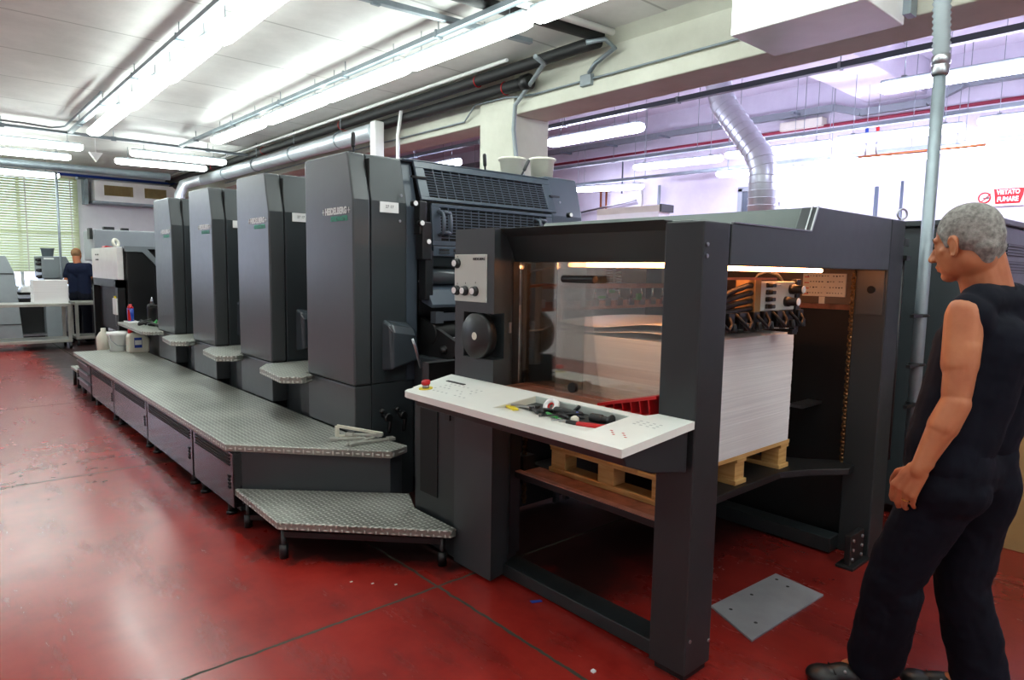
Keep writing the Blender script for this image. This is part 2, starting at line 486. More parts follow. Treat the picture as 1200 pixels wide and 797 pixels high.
struct(b.build('trim_1', 'concrete', bevel=.012))
b = MB()
b.box(4.66, 5.75, 3.07, 5.02, 17.5, 4.6)
struct(b.build('trim_2', 'concrete', bevel=.012))
b = MB(); b.box(4.58, 5.21, 0, 5.08, 5.76, 4.6)
struct(b.build('trim_3', 'concrete', bevel=.015))
b = MB(); b.box(5.02, 3.5, 4.12, 11, 4.28, 4.6)
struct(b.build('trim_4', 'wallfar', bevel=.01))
# chamfer strip under the ceiling along the beam
b = MB(); b.prism([(4.5, 3.55), (4.62, 3.55), (4.62, 3.47)], 'y', -4, 17.5); struct(b.build('trim_5', 'concrete'))

# window on the back wall
w1 = MB()
for x in (-.6, .45, 1.55, 2.56): w1.box(x, 17.5, .95, x + .06, 17.56, 3.36)
for z in (.95, 2.1, 3.3): w1.box(-.6, 17.5, z, 2.62, 17.56, z + .06)
for i in range(26): w1.cyl((-.5 + i * .12, 17.63, .98), (-.5 + i * .12, 17.63, 1.5), .008, seg=6)
win = struct(w1.build('window_1', 'white'))
g = MB(); g.box(-.58, 17.52, .97, 2.6, 17.526, 3.34); g.build('window_pane', 'winglass', win)
s_ = MB(); s_.box(-.65, 17.42, .91, 2.67, 17.5, .95); s_.build('window_sill', 'white', win)

w2 = MB()
for x in (-3.4, -2.3, -1.16): w2.box(x, 17.5, .95, x + .06, 17.56, 3.36)
for z in (.95, 2.1, 3.3): w2.box(-3.4, 17.5, z, -1.1, 17.56, z + .06)
win2 = struct(w2.build('window_2', 'white'))
g = MB(); g.box(-3.38, 17.52, .97, -1.12, 17.526, 3.34); g.build('window_pane', 'winglass', win2)
# venetian blind
vb = thing('venetian_blind', 'pale green venetian blind lowered over the window on the far wall', 'blind', (1.0, 17.4, 1.32))
m = MB()
a = math.radians(64)
for i in range(37):
    z = 1.35 + i * .0555
    for k, ang in ((-1, 78), (1, 42)):
        q = math.radians(ang); cy, cz = math.cos(q) * .016, math.sin(q) * .016
        m.obox((1.0, 17.4 + k * cy, z + k * cz), (1.63, 0, 0), (0, cy, cz), (0, -.0006 * math.sin(q), .0006 * math.cos(q)))
m.build('slats', 'blind', vb)
m = MB(); m.box(-.63, 17.37, 3.35, 2.63, 17.43, 3.4); m.build('head_rail', 'offwhite', vb)
m = MB(); m.box(-.63, 17.38, 1.31, 2.63, 17.42, 1.33); m.build('bottom_rail', 'offwhite', vb)
for x in (.35, 1.68, 2.48):
    m = MB(); m.box(x, 17.372, 1.32, x + .02, 17.376, 3.36); m.build('ladder_tape', 'offwhite', vb)

# wall unit (heater) with two grilles
au = thing('wall_heater', 'long white wall heater with two brass grilles high on the far wall', 'heater', (3.6, 17.2, 2.83))
m = MB(); m.box(2.88, 16.95, 2.86, 4.5, 17.5, 3.30); m.build('casing', 'white', au, bevel=.01)
m = MB(); m.box(2.84, 16.93, 2.82, 4.54, 17.5, 2.86); m.build('bottom_tray', 'galv', au)
for x0, x1 in ((3.06, 3.62), (3.85, 4.3)):
    m = MB(); m.box(x0, 16.944, 2.99, x1, 16.956, 3.21); g_ = m.build('grille', 'brassy' if 'brassy' in M else 'alu', au)
    m = MB()
    for i in range(int((x1 - x0) / .022)): m.box(x0 + .008 + i * .022, 16.93, 3.0, x0 + .013 + i * .022, 16.945, 3.2)
    m.build('fins', 'cardboard', g_)
br = thing('wall_bracket', 'grey steel bracket beside the left end of the wall heater', 'bracket', (2.78, 17.3, 2.8))
m = MB(); m.box(2.72, 17.2, 2.8, 2.80, 17.5, 3.36); m.build('upright', 'galv', br)
m = MB(); m.bar((2.74, 17.2, 3.34), (2.55, 16.9, 3.30), .05, .05); m.build('arm', 'galv', br)

# ------------------------------------------------------------------ ceiling lights
def light_fixture(a, b_, label, group, glow='tube', hang=3.55, wdt=.19):
    """sealed batten between two points: housing, diffuser, two hangers"""
    a, b_ = Vector(a), Vector(b_); c = (a + b_) / 2; d = (b_ - a).normalized(); sd = d.cross(Vector((0, 0, 1))).normalized()
    t = thing('ceiling_light', label, 'ceiling light', (c.x, c.y, c.z - .06), group)
    h = MB(); h.obox(c + Vector((0, 0, .045)), (b_ - a) / 2 * .98, sd * wdt * .27, (0, 0, .014)); h.build('housing', 'pvc', t, bevel=.008)
    m = MB()
    prof = [(-wdt * .30, .03), (-wdt * .48, .008), (-wdt * .46, -.03), (-wdt * .25, -.055), (wdt * .25, -.055), (wdt * .46, -.03), (wdt * .48, .008), (wdt * .30, .03)]
    L = (b_ - a).length; vs = []; st = [(0, .55), (.03, .9), (.08, 1), (L - .08, 1), (L - .03, .9), (L, .55)]
    for q, s in st:
        for x, z in prof: vs.append(a + d * q + sd * x * s + Vector((0, 0, z * (s if z < 0 else 1))))
    n = len(prof); fs = []
    for i in range(len(st) - 1):
        for k in range(n - 1): fs.append((i * n + k, (i + 1) * n + k, (i + 1) * n + k + 1, i * n + k + 1))
        fs.append((i * n + n - 1, (i + 1) * n + n - 1, (i + 1) * n, i * n))
    fs.append(tuple(range(n))); fs.append(tuple((len(st) - 1) * n + k for k in range(n - 1, -1, -1)))
    m._a(vs, fs, True); m.build('diffuser', glow, t)
    for q in (.2, L - .2):
        p = a + d * q
        m = MB(); m.cyl(p + Vector((0, 0, .05)), (p.x, p.y, hang), .004, seg=6); m.box(p.x - .02, p.y - .02, p.z + .045, p.x + .02, p.y + .02, p.z + .075)
        m.build('hanger', 'galv', t)
    return t
def rail(a, b_, label, w_=.06, h_=.04, hang=3.55, step=1.5, group=None, m_='galv'):
    a, b_ = Vector(a), Vector(b_); c = (a + b_) / 2
    t = thing('cable_rail', label, 'cable rail', tuple(c), group)
    m = MB(); m.bar(a, b_, w_, h_); m.build('channel', m_, t)
    L = (b_ - a).length; n = max(2, int(L / step))
    for i in range(n):
        p = a.lerp(b_, (i + .5) / n)
        m = MB(); m.cyl((p.x, p.y, p.z), (p.x, p.y, hang), .005, seg=6); m.box(p.x - .035, p.y - .012, p.z - .035, p.x + .035, p.y + .012, p.z + .03)
        m.build('hanger', 'galv', t)
    return t
# first row, along the aisle
ys = [(9.0, 10.95), (7.35, 8.85), (5.8, 7.3), (4.25, 5.75), (2.2, 3.7), (-.3, 1.2), (-1.9, -.4), (-3.6, -2.1)]  # last ones, behind the camera, are unseen and added for near light
for i, (y0, y1) in enumerate(ys):
    x = 1.85
    lab = 'lone bright ceiling tube at the far end of the left row, past a small gap' if i == 0 else 'bright tube in the unbroken left row of ceiling lights over the aisle'
    light_fixture((x, y0, 3.31), (x + .03, y1, 3.31), lab, 'left row of ceiling tubes over the aisle')
rail((1.745, -2.5, 3.42), (1.745, 11.9, 3.43), 'grey cable rail beside the left row of ceiling tubes')
ys = [(8.6, 10.3), (6.9, 8.45), (5.3, 6.85), (3.7, 5.25), (2.1, 3.65), (0.5, 2.0), (-1.2, .3), (-3, -1.5)]  # the nearest tubes are out of view, added to brighten the delivery end
for i, (y0, y1) in enumerate(ys):
    lab = 'separate ceiling tube at the far end of the right row above the press' if i == 0 else 'bright tube in the unbroken right row of ceiling lights above the press'
    light_fixture((3.42 - .012 * y0, y0, 3.31), (3.42 - .012 * y1, y1, 3.31), lab, 'right row of ceiling tubes above the press')
rail((3.33, -2.5, 3.42), (3.26, 11.9, 3.43), 'grey cable rail beside the right row of ceiling tubes above the press')
for y0, y1 in ((10.2, 11.7), (7.6, 9.1), (5.0, 6.5), (2.4, 3.9), (-.2, 1.3), (-2.8, -1.3)):  # added row out of view, brightens the operator side of the press
    light_fixture((-1.3, y0, 3.31), (-1.3, y1, 3.31), 'added unseen fill tube over the open floor left of the aisle', 'added fill tubes over the open floor')
# crosswise lights over the far end
for (p, q, lab) in (((-.6, 12.7, 3.3), (1.98, 12.4, 3.3), 'crosswise tube at far left, nearest of the three hung in front of the green blind'),
                    ((-.6, 13.9, 3.3), (2.0, 13.7, 3.3), 'crosswise tube at far left, middle of the three hung in front of the green blind'),
                    ((-.6, 15.0, 3.1), (1.98, 14.9, 3.1), 'lowest crosswise tube, right across the top of the green blind'),
                    ((2.62, 12.35, 3.3), (4.08, 12.25, 3.3), 'nearer crosswise tube above the white wall heater'),
                    ((2.62, 13.5, 3.3), (4.08, 13.3, 3.3), 'farther crosswise tube above the white wall heater')):
    light_fixture(p, q, lab, 'crosswise tubes at the far end')
rail((-3.9, 12.0, 3.43), (4.4, 12.0, 3.43), 'grey cable rail crossing the far end of the ceiling', step=1.2)
m = MB()
pts = [(-3.9, 11.93, 3.48), (1.2, 11.93, 3.48), (1.52, 11.9, 3.46), (1.64, 11.6, 3.45), (1.64, 9.0, 3.45)]
m.tube(pts, .014, 8); tag(m.build('cable_conduit', 'galv'), 'thin grey conduit bending from the crosswise rail to the left light row', 'conduit')
m = MB(); m.box(3.95, 12.9, 3.34, 4.1, 12.93, 3.44); sg = m.build('exit_marker', 'red'); tag(sg, 'small red sign hanging at the far end of the ceiling', 'sign')
m = MB(); m.box(4.005, 12.895, 3.375, 4.045, 12.9, 3.405); m.build('pictogram', 'white', sg)
m = MB(); m.prism([(-.09, 0), (.09, 0), (0, -.14)], 'y', 12.2, 12.3)
for v in m.v: v.x += 2.12; v.z += 3.22
m.cyl((2.12, 12.25, 3.2), (2.12, 12.25, 3.55), .006, seg=6)
tag(m.build('ceiling_detector', 'white'), 'white cone shaped detector hanging between the crosswise tubes', 'detector')
m = MB(); m.lathe((1.66, 3.4, 3.48), [(.03, -.02), (.05, 0), (.055, .03), (.06, .07)])
# far crosswise pipes
def pipe(path, r, m_, name, label, cat='pipe', group=None, seg=14):
    q = MB(); q.tube(path, r, seg); return tag(q.build(name, m_), label, cat, group)
pipe([(-3.9, 14.6, 3.2), (3.7, 14.3, 3.2)], .065, 'galv', 'silver_pipe', 'long silver pipe crossing under the far ceiling')
pipe([(-3.9, 17.1, 3.38), (4.55, 17.1, 3.38)], .03, 'blue', 'blue_pipe', 'thin blue pipe along the top of the far wall')
pipe([(-3.9, 16.9, 3.47), (4.55, 16.9, 3.47)], .03, 'redpipe', 'red_pipe', 'dark red pipe above the blue one on the far wall')
pipe([(1.9, 14.65, 3.14), (1.9, 14.65, 2.0), (1.9, 14.65, .0)], .02, 'galv', 'drop_conduit', 'thin vertical conduit in front of the green blind')
m = MB()
path = [(4.3, 4.9 + 2.6, 3.19), (4.3, 14.2, 3.2)]
m.tube(path, .1, 18)
m.tube([(4.3, 14.2, 3.2), (4.22, 14.42, 3.19), (4.0, 14.5, 3.1), (3.92, 14.5, 2.9), (3.9, 14.5, 2.3)], .1, 18)
dp = m.build('air_duct', 'duct'); tag(dp, 'large silver air duct running along the beam above the printing units', 'duct')
for y in (8.4, 9.9, 11.4, 12.9):
    q = MB(); q.torus((4.3, y, 3.2), .105, .012, (0, 1, 0), 20, 6); q.cyl((4.3, y, 3.3), (4.3, y, 3.55), .006, seg=6); q.build('clamp', 'galv', dp)
q = MB(); q.box(4.23, 7.38, 2.3, 4.37, 7.50, 3.30); q.build('end_shaft', 'white', dp, bevel=.02)
# black lagged pipes along the top of the beam
p1 = [(4.42, 17.3, 3.43), (4.42, 4.1, 3.45), (4.42, 3.95, 3.45)]
o = pipe(p1, .055, 'lagging', 'lagged_pipe', 'upper black lagged pipe under the ceiling along the beam')
for y in (5.6, 8.6, 11.4, 14):
    q = MB(); q.torus((4.42, y, 3.44), .056, .006, (0, 1, 0), 18, 6); q.build('red_clip', 'red', o)
o = pipe([(4.50, 17.3, 3.31), (4.50, 5.05, 3.32), (4.50, 4.98, 3.32)], .06, 'lagging', 'lagged_pipe', 'lower black lagged pipe ending in a round cap beside the column')
q = MB(); q.lathe((4.5, 4.98, 3.32), [(.075, 0), (.075, .09), (.06, .1)], (0, -1, 0)); q.build('end_cap', 'black', o)
for y in (5.25, 8.6, 11.4):
    q = MB(); q.torus((4.5, y, 3.32), .062, .006, (0, 1, 0), 18, 6); q.build('red_clip', 'red', o)
pipe([(4.3, 17.3, 3.5), (4.3, 5.0, 3.5)], .018, 'white', 'white_pipe', 'thin white pipe just above the black lagged pipes')
# crosswise black lagged bundle near the camera
o = pipe([(4.45, 3.95, 3.494), (3.0, 4.1, 3.494), (1.2, 4.3, 3.494)], .05, 'lagging', 'lagged_pipe', 'black lagged pipe crossing the ceiling near the right light row')
o = pipe([(4.45, 3.82, 3.5), (3.0, 3.95, 3.5), (1.2, 4.15, 3.5)], .03, 'white', 'white_pipe', 'white pipe crossing the ceiling beside a black lagged pipe')
rail((1.2, 4.75, 3.49), (4.1, 4.45, 3.49), 'grey cable rail crossing the ceiling above the right light row', w_=.05, h_=.04, step=.8)
# flexible conduits on the column and the beam
q = pipe([(4.2, 4.5, 3.40), (4.36, 4.55, 3.38), (4.5, 4.9, 3.28), (4.52, 5.12, 3.14), (4.52, 5.14, 2.9), (4.53, 5.1, 2.6), (4.54, 5.0, 2.42), (4.54, 4.97, 2.36)], .022, 'pvc', 'flexible_conduit', 'grey conduit running down the face of the concrete column')
q = pipe([(4.3, 3.98, 3.42), (4.42, 3.88, 3.45), (4.53, 3.86, 3.4), (4.555, 4.1, 3.33), (4.56, 4.18, 3.26)], .02, 'galv', 'flexible_conduit', 'curved steel conduit feeding the small box on the beam')
m = MB(); m.box(4.55, 4.15, 3.16, 4.6, 4.28, 3.26); tag(m.build('junction_box', 'pvc', bevel=.006), 'small grey junction box on the concrete beam', 'junction box')
pipe([(4.58, -1, 3.215), (4.58, 4.9, 3.215), (4.56, 5.16, 3.23), (4.55, 5.3, 3.25), (4.55, 5.8, 3.26), (4.63, 6.1, 3.14), (4.64, 14, 3.15)], .009, 'galv', 'beam_cable', 'thin grey cable clipped along the concrete beam')
o = pipe([(4.44, 7.1, 3.45), (4.42, 7.1, 3.3), (4.40, 7.12, 3.1), (4.4, 7.12, 0.0)], .022, 'white', 'white_conduit', 'white conduit dropping behind the nearest printing unit')
# big white box fixed under the ceiling
wb = thing('ceiling_box', 'large white metal box hanging under the ceiling at top right', 'air conditioner', (4.1, 1.9, 3.0))
m = MB(); m.box(3.93, 1.585, 3.0, 4.5, 2.40, 3.5); m.build('casing', 'white', wb, bevel=.008)
m = MB(); m.box(4.46, 1.54, 3.05, 4.56, 1.585, 3.16); m.build('end_fitting', 'galv', wb)
m = MB(); m.tube([(4.5, 1.6, 3.12), (4.53, 1.7, 3.06), (4.57, 1.9, 3.05)], .012, 8); m.build('cable', 'galv', wb)

# ------------------------------------------------------------------ the next bay
rail((6.0, 10, 3.3), (6.05, -1.5, 3.3), 'blue grey cable rail, nearest of the next bay, under the beam', hang=4.6, w_=.06, h_=.05, step=1.6, m_='bluegrey')
rail((9.35, 14, 3.5), (9.5, -1.5, 3.46), 'blue grey cable rail over the farther light row of the next bay', hang=4.6, w_=.08, h_=.05, step=1.6)
rail((10.3, 14, 3.32), (10.4, -1.5, 3.24), 'blue grey cable rail nearest the far wall of the next bay', hang=4.6, w_=.08, h_=.05, step=1.6)
light_fixture((6.3, 6.45, 3.18), (6.4, 5.0, 3.2), 'violet white tube beside the concrete column in the next bay', 'near light row of the next bay', 'tubeblue', 4.6, .2)
light_fixture((6.62, 2.5, 3.2), (6.72, 1.0, 3.2), 'violet white tube passing behind the steel pole at top right', 'near light row of the next bay', 'tubeblue', 4.6, .14)
light_fixture((6.1, 9.6, 3.1), (6.15, 8.2, 3.12), 'violet white tube seen in the gap left of the concrete column', 'near light row of the next bay', 'tubeblue', 4.6, .14)
for i, (y0, y1) in enumerate(((7.4, 5.75), (5.65, 4.1), (4.0, 2.55), (2.4, .9), (.8, -.7))):
    light_fixture((9.3, y0, 3.30), (9.35, y1, 3.28), 'violet white tube in the upper of two overlapping rows before the far wall', 'upper far light row of the next bay', 'tubeblue', 4.6, .16)
for i, (y0, y1) in enumerate(((9.6, 7.95), (6.35, 4.85), (4.7, 3.2), (3.05, 1.55), (1.4, -.1))):
    light_fixture((10.2, y0, 3.18), (10.25, y1, 3.12), 'violet white tube in the lower of two overlapping rows before the far wall', 'lower far light row of the next bay', 'tubeblue', 4.6, .16)
pipe([(10.9, 16, 3.93), (10.9, -1, 3.83)], .026, 'redpipe', 'red_pipe', 'dark red pipe along the far wall of the next bay')
pipe([(10.8, 16, 3.83), (10.8, 8.0, 3.78)], .024, 'blue', 'blue_pipe', 'blue pipe just under the red one in the next bay')
# wall cable tray which dips below the beam
tr = thing('wall_cable_tray', 'white cable tray along the far wall dipping under a ceiling beam', 'cable tray', (10.9, 5, 4.0))
m = MB()
path = [(10.9, 15, 4.22), (10.9, 4.75, 4.12), (10.9, 4.35, 3.98), (10.9, 3.45, 3.98), (10.9, 3.0, 4.16), (10.9, -1, 4.1)]
for p, q in zip(path, path[1:]): m.bar(p, q, .1, .1)
m.build('tray', 'pvc', tr)
for y in (10.5, 9.2, 7.9, 6.6, 5.3):
    m = MB(); m.bar((10.95, y, 4.1), (10.6, y, 4.08), .05, .04); m.build('bracket', 'galv', tr)
m = MB(); m.box(10.8, 4.9, 3.86, 10.98, 5.6, 4.0); tag(m.build('wall_lamp', 'offwhite', bevel=.01), 'small cream box lamp under the white cable tray in the next bay', 'lamp')
# spiral duct
sd = thing('spiral_duct', 'bent silver spiral duct hanging from the roof of the next bay', 'duct', (7.5, 4.2, 2.0))
def spiral(path, r, name):
    m = MB(); m.tube(path, r, 22)
    P = [Vector(p) for p in path]; ob = m.build(name, 'duct', sd)
    m = MB()
    for p, q in zip(P, P[1:]):
        n = max(1, int((q - p).length / .085))
        for i in range(n):
            m.torus(p.lerp(q, (i + .5) / n), r + .001, .006, (q - p), 22, 5)
    m.build('seam', 'duct', ob)
spiral([(7.5, 4.72, 4.6), (7.5, 4.72, 3.85), (7.5, 4.62, 3.55), (7.5, 4.35, 3.2), (7.5, 4.12, 2.9), (7.5, 4.06, 2.7), (7.5, 4.06, 2.0)], .155, 'duct_run')
m = MB(); m.box(7.3, 3.9, 1.3, 7.7, 4.25, 2.0); m.cyl((7.34, 3.95, 0), (7.34, 3.95, 1.3), .03); m.cyl((7.66, 4.2, 0), (7.66, 4.2, 1.3), .03); m.build('collector', 'galv', sd)
# doorway frame / blue glazed panel on the far wall
dr = MB(); dr.box(10.94, 5.72, 0, 11.0, 5.8, 3.0); dr.box(10.94, 6.3, 0, 11.0, 6.38, 3.0); dr.box(10.94, 5.72, 2.95, 11, 6.38, 3.03)
d1 = struct(dr.build('door_1', 'lightgrey'))
m = MB(); m.box(10.97, 5.8, 0.02, 10.99, 6.3, 2.95); m.build('door_panel', 'bluegrey', d1)
m = MB(); m.bar((10.93, 5.7, 2.6), (10.93, 5.45, 2.6), .02, .02); m.cyl((10.93, 5.6, 2.5), (10.93, 5.6, 2.72), .015); m.build('door_bolt', 'steel', d1)
# pipework on the far wall
k = 0
for path, r, mm, lab in (
    ([(10.85, 9.7, 3.25), (10.85, 8.5, 3.2), (10.85, 8.45, 3.1), (10.85, 8.45, 2.75), (10.85, 8.6, 2.6), (10.85, 10.2, 2.35)], .045, 'alu', 'silver pipe looping down beside the copper pipes on the far wall'),
    ([(10.9, 9.55, 3.2), (10.9, 9.55, 1.9)], .022, 'copper', 'left of two upright copper pipes on the far wall'),
    ([(10.9, 9.4, 3.2), (10.9, 9.4, 1.9)], .022, 'copper', 'right of two upright copper pipes on the far wall'),
    ([(10.88, 10.4, 2.75), (10.88, 8.6, 2.95)], .022, 'steel', 'thin steel pipe crossing behind the two copper pipes'),
    ([(10.9, 8.05, 3.2), (10.9, 8.05, 1.2)], .03, 'pvc', 'grey conduit going down the far wall right of the pipework'),
    ([(10.9, 4.05, 2.85), (10.9, 4.05, 1.2)], .03, 'bluegrey', 'left of two slim upright conduits on the bright far wall'),
    ([(10.9, 3.7, 2.9), (10.9, 3.7, 1.2)], .022, 'bluegrey', 'right of two slim upright conduits on the bright far wall'),
    ([(9.9, 3.95, 3.15), (9.9, 2.45, 3.13)], .018, 'copper', 'copper pipe hanging level under the ceiling of the next bay'),
    ([(10.8, 12.4, 3.8), (10.8, 8.9, 3.8), (10.8, 8.9, 3.1)], .02, 'bluegrey', 'grey frame tube under the blue pipe in the next bay')):
    pipe(path, r, mm, 'wall_pipe', lab)
for i, (y, z0, z1, c) in enumerate(((3.86, 3.43, 3.53, 'blue'), (3.72, 3.43, 3.53, 'red'))):
    m = MB(); m.cyl((9.9, y, z0), (9.9, y, z1), .022, seg=10); pv = m.build('pipe_valve', c)
    m = MB(); m.cyl((9.9, y, z1), (9.9, y, 4.6), .004, seg=6); m.cyl((9.9, y, 3.15), (9.9, y, z0), .012, seg=8); m.build('drop_pipe', 'steel', pv)
    tag(pv, '%s valve hanging from the rail of the next bay' % c, 'valve')
m = MB(); m.box(8.7, 6.4, 2.46, 9.0, 7.7, 2.56); o = m.build('shelf_unit', 'offwhite'); tag(o, 'long cream metal top seen over the delivery roof', 'machine cover')
m = MB(); m.box(8.69, 6.36, 2.45, 9.01, 6.40, 2.57); m.build('end_cap', 'black', o)
m = MB(); m.box(8.7, 6.42, 0, 9.0, 7.7, 2.46); m.build('body', 'white', o)
# no smoking sign
ns = thing('wall_sign', 'red and white no smoking sign on the far wall reading VIETATO FUMARE', 'sign', (10.98, 2.5, 2.47))
m = MB(); m.box(10.97, 2.22, 2.47, 10.99, 2.79, 2.71); m.build('board', 'white', ns)
m = MB(); m.prism([(2.55, 2.50), (2.58, 2.70), (2.24, 2.70), (2.25, 2.60), (2.28, 2.50)], 'x', 10.962, 10.97); m.build('red_field', 'red', ns)
text('VIETATO', .088, (10.958, 2.415, 2.65), (0, -1, 0), (0, 0, 1), 'letter', ns, sx=.72, bold=.003)
text('FUMARE', .088, (10.958, 2.415, 2.555), (0, -1, 0), (0, 0, 1), 'letter', ns, sx=.72, bold=.003)
m = MB(); m.torus((10.962, 2.68, 2.59), .068, .010, (1, 0, 0), 24, 6); m.bar((10.962, 2.61, 2.64), (10.962, 2.71, 2.54), .016, .01); m.build('prohibition_ring', 'red', ns)
m = MB(); m.bar((10.963, 2.7, 2.585), (10.963, 2.62, 2.585), .014, .01); m.build('cigarette_symbol', 'ink', ns)

# tall cabinets behind the delivery
cb = thing('steel_cabinet', 'tall dark grey steel cabinet behind the man with vent slots near the top', 'cabinet', (4.95, 1.9, 0))
m = MB(); m.box(4.5, 1.02, .06, 5.5, 3.2, 1.80); m.build('body', 'graphite', cb, bevel=.01)
m = MB(); m.box(4.47, 1.0, 1.80, 5.52, 3.22, 1.835); m.build('top', 'graphite', cb, bevel=.006)
m = MB(); m.box(4.55, 1.06, 0, 5.45, 3.15, .06); m.build('plinth', 'black', cb)
for y in (1.75, 2.48):
    m = MB(); m.box(4.495, y, .1, 4.502, y + .008, 1.75); m.build('door_gap', 'gap', cb)
for i in range(2):
    m = MB(); m.box(4.66 + i * .0, 1.012, 1.63 - i * .1, 5.34, 1.02, 1.70 - i * .1); v_ = m.build('vent', 'dark', cb)
    m = MB()
    for k in range(4): m.box(4.66, 1.004, 1.635 - i * .1 + k * .017, 5.34, 1.013, 1.642 - i * .1 + k * .017)
    m.build('louvre', 'graphite', v_)
cx = thing('cardboard_box', 'large brown cardboard box on the floor behind the man', 'box', (4.9, .65, 0))
m = MB(); m.box(4.44, .3, 0, 5.2, .9, .78); m.build('body', 'cardboard', cx, bevel=.004)
m = MB(); m.box(4.435, .55, .35, 4.44, .63, .785); m.box(4.44, .55, .78, 5.2, .63, .784); m.build('tape', 'offwhite', cx)

# galvanised pole with flexible conduit on top
po = thing('conduit_pole', 'upright galvanised steel pole beside the far corner of the delivery', 'pole', (4.1, 1.25, 0))
m = MB(); m.cyl((4.1, 1.25, 0), (4.1, 1.25, 2.62), .031); m.build('pole', 'galv', po)
m = MB(); m.lathe((4.1, 1.25, 2.56), [(.036, 0), (.042, .01), (.042, .05), (.038, .055), (.045, .06), (.045, .1), (.036, .11)]); m.build('coupling', 'steel', po)
m = MB(); P = []
for i in range(60):
    t_ = i / 59; P.append((4.1 - .02 * math.sin(t_ * 3), 1.25 + .04 * t_, 2.66 + .89 * t_))
m.tube(P, [.036 if i % 2 else .045 for i in range(60)], 16); m.build('flexible_hose', 'pvc', po)
for z in (1.02, .80, 1.29):
    m = MB(); m.bar((3.93, 1.24, z), (4.13, 1.235, z), .02, .018); m.torus((4.1, 1.25, z), .036, .008, (0, 0, 1), 18, 6); m.build('clamp', 'black', po)

# ------------------------------------------------------------------ printing units
Y0, PITCH, XF = 3.69, 1.311, 1.965
def printing_unit(i):
    y0 = Y0 + PITCH * i; y1 = y0 + .67
    nth = ['nearest dark grey printing tower, with mesh guards on its end face',
           'second dark grey printing tower from the delivery, behind the nearest one',
           'third dark grey printing tower from the delivery, next to the far one',
           'farthest dark grey printing tower, beside the shelf with the spray can'][i]
    u = thing('printing_unit', nth, 'printing press unit', (2.9, y0 + .35, 0), 'row of printing towers')
    prof = [(y0, .77), (y0, 1.917), (y0 + .065, 2.19), (y0 + .085, 2.205), (y1 - .02, 2.21), (y1, 2.19), (y1, .77)]
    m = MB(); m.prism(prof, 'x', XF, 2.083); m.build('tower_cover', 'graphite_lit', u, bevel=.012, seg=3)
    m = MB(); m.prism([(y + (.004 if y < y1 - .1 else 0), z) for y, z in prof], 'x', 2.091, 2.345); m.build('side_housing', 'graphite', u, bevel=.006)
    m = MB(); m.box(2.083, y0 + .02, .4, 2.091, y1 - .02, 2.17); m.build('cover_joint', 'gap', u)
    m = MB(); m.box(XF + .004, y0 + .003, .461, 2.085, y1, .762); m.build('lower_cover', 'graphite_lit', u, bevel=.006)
    m = MB(); m.box(XF + .015, y0 + .01, .76, 2.08, y1 - .01, .772); m.build('cover_joint', 'gap', u)
    m = MB(); m.box(2.09, y0 + .006, .0, 2.40, y1 + .635 if i < 3 else y1, .768); m.build('lower_housing', 'graphite', u, bevel=.004)
    m = MB(); m.prism([(y0 + .008, .77), (y0 + .008, 1.9), (y0 + .09, 2.19), (y1 - .03, 2.19), (y1 - .03, .77)], 'x', 2.347, 2.43)
    m.build('bearing_strip', 'bluegrey', u, bevel=.004)
    # centre body and drive side
    m = MB(); m.prism([(y0 + .16, .2), (y0 + .16, 1.93), (y0 + .2, 2.19), (y1, 2.2), (y1 + .3, 1.3), (y1 + .3, .2)], 'x', 2.43, 3.66); m.build('cylinder_housing', 'dark', u, bevel=.01)
    m = MB(); m.prism([(y0 + .02, .05), (y0 + .02, 1.93), (y0 + .10, 2.235), (y1, 2.235), (y1 + .3, 2.0), (y1 + .3, .05)], 'x', 3.665, 4.02); m.build('drive_side_housing', 'bluegrey', u, bevel=.02, seg=3)
    # badge lettering
    yc = y0 + .222
    bd = text('HEIDELBERG', .056, (XF - .002, yc, 1.851), (0, -1, 0), (0, 0, 1), 'letter', u, 'maker_badge', sx=.92, bold=.003, label='white lettering')
    m = MB()
    for s in (-1, 1):
        m.box(XF - .003, yc + s * .172 - .014, 1.849, XF + .001, yc + s * .172 + .014, 1.854); m.box(XF - .003, yc + s * .172 - .0025, 1.833, XF + .001, yc + s * .172 + .0025, 1.869)
    m.build('badge_mark', 'letter', bd)
    text('SPEEDMASTER', .04, (XF - .002, yc - .045, 1.803), (0, -1, 0), (0, 0, 1), 'lime', u, 'model_badge', sx=.88, bold=.0025, label='green lettering')
    # white number plate
    m = MB(); m.box(2.15, y0 - .003, 1.848, 2.283, y0 + .004, 1.914); pl = m.build('number_plate', 'white', u, label='white plate')
    text('27 17', .026, (2.217, y0 - .0045, 1.884), (1, 0, 0), (0, 0, 1), 'ink', pl, 'plate_number')
    # bulged cover low on the end face
    m = MB()
    m.prism([(y0 + .02, .84), (y0 - .075, .86), (y0 - .075, 1.10), (y0 - .05, 1.145), (y0 + .02, 1.185)], 'x', 2.16, 2.40)
    for v in m.v:
        if v.x > 2.3 and v.z < 1.0: v.z += .055
        if v.x > 2.3 and v.z > 1.09: v.z -= .03; v.x -= .03
        if v.x < 2.3 and v.y < y0 - .04: v.x += .035
    m.build('gear_cover', 'gloss', u, bevel=.018, seg=3)
    return u
units = [printing_unit(i) for i in range(4)]
for i in range(3):
    # tread plate step between two towers
    y = Y0 + PITCH * i + .67; u = units[i]
    m = MB(); m.prism([(1.745, y - .06), (1.79, y + .42), (1.90, y + .585), (2.41, y + .585), (2.41, y + .015), (1.955, y + .015), (1.955, y - .10), (1.885, y - .15), (1.85, y - .15)], 'z', .725, .772)
    m.build('tread_step', 'tread', u, bevel=.004)
    m = MB(); m.box(2.0, y + .02, .3, 2.09, y + .20, .72); m.build('step_bracket', 'dark', u)

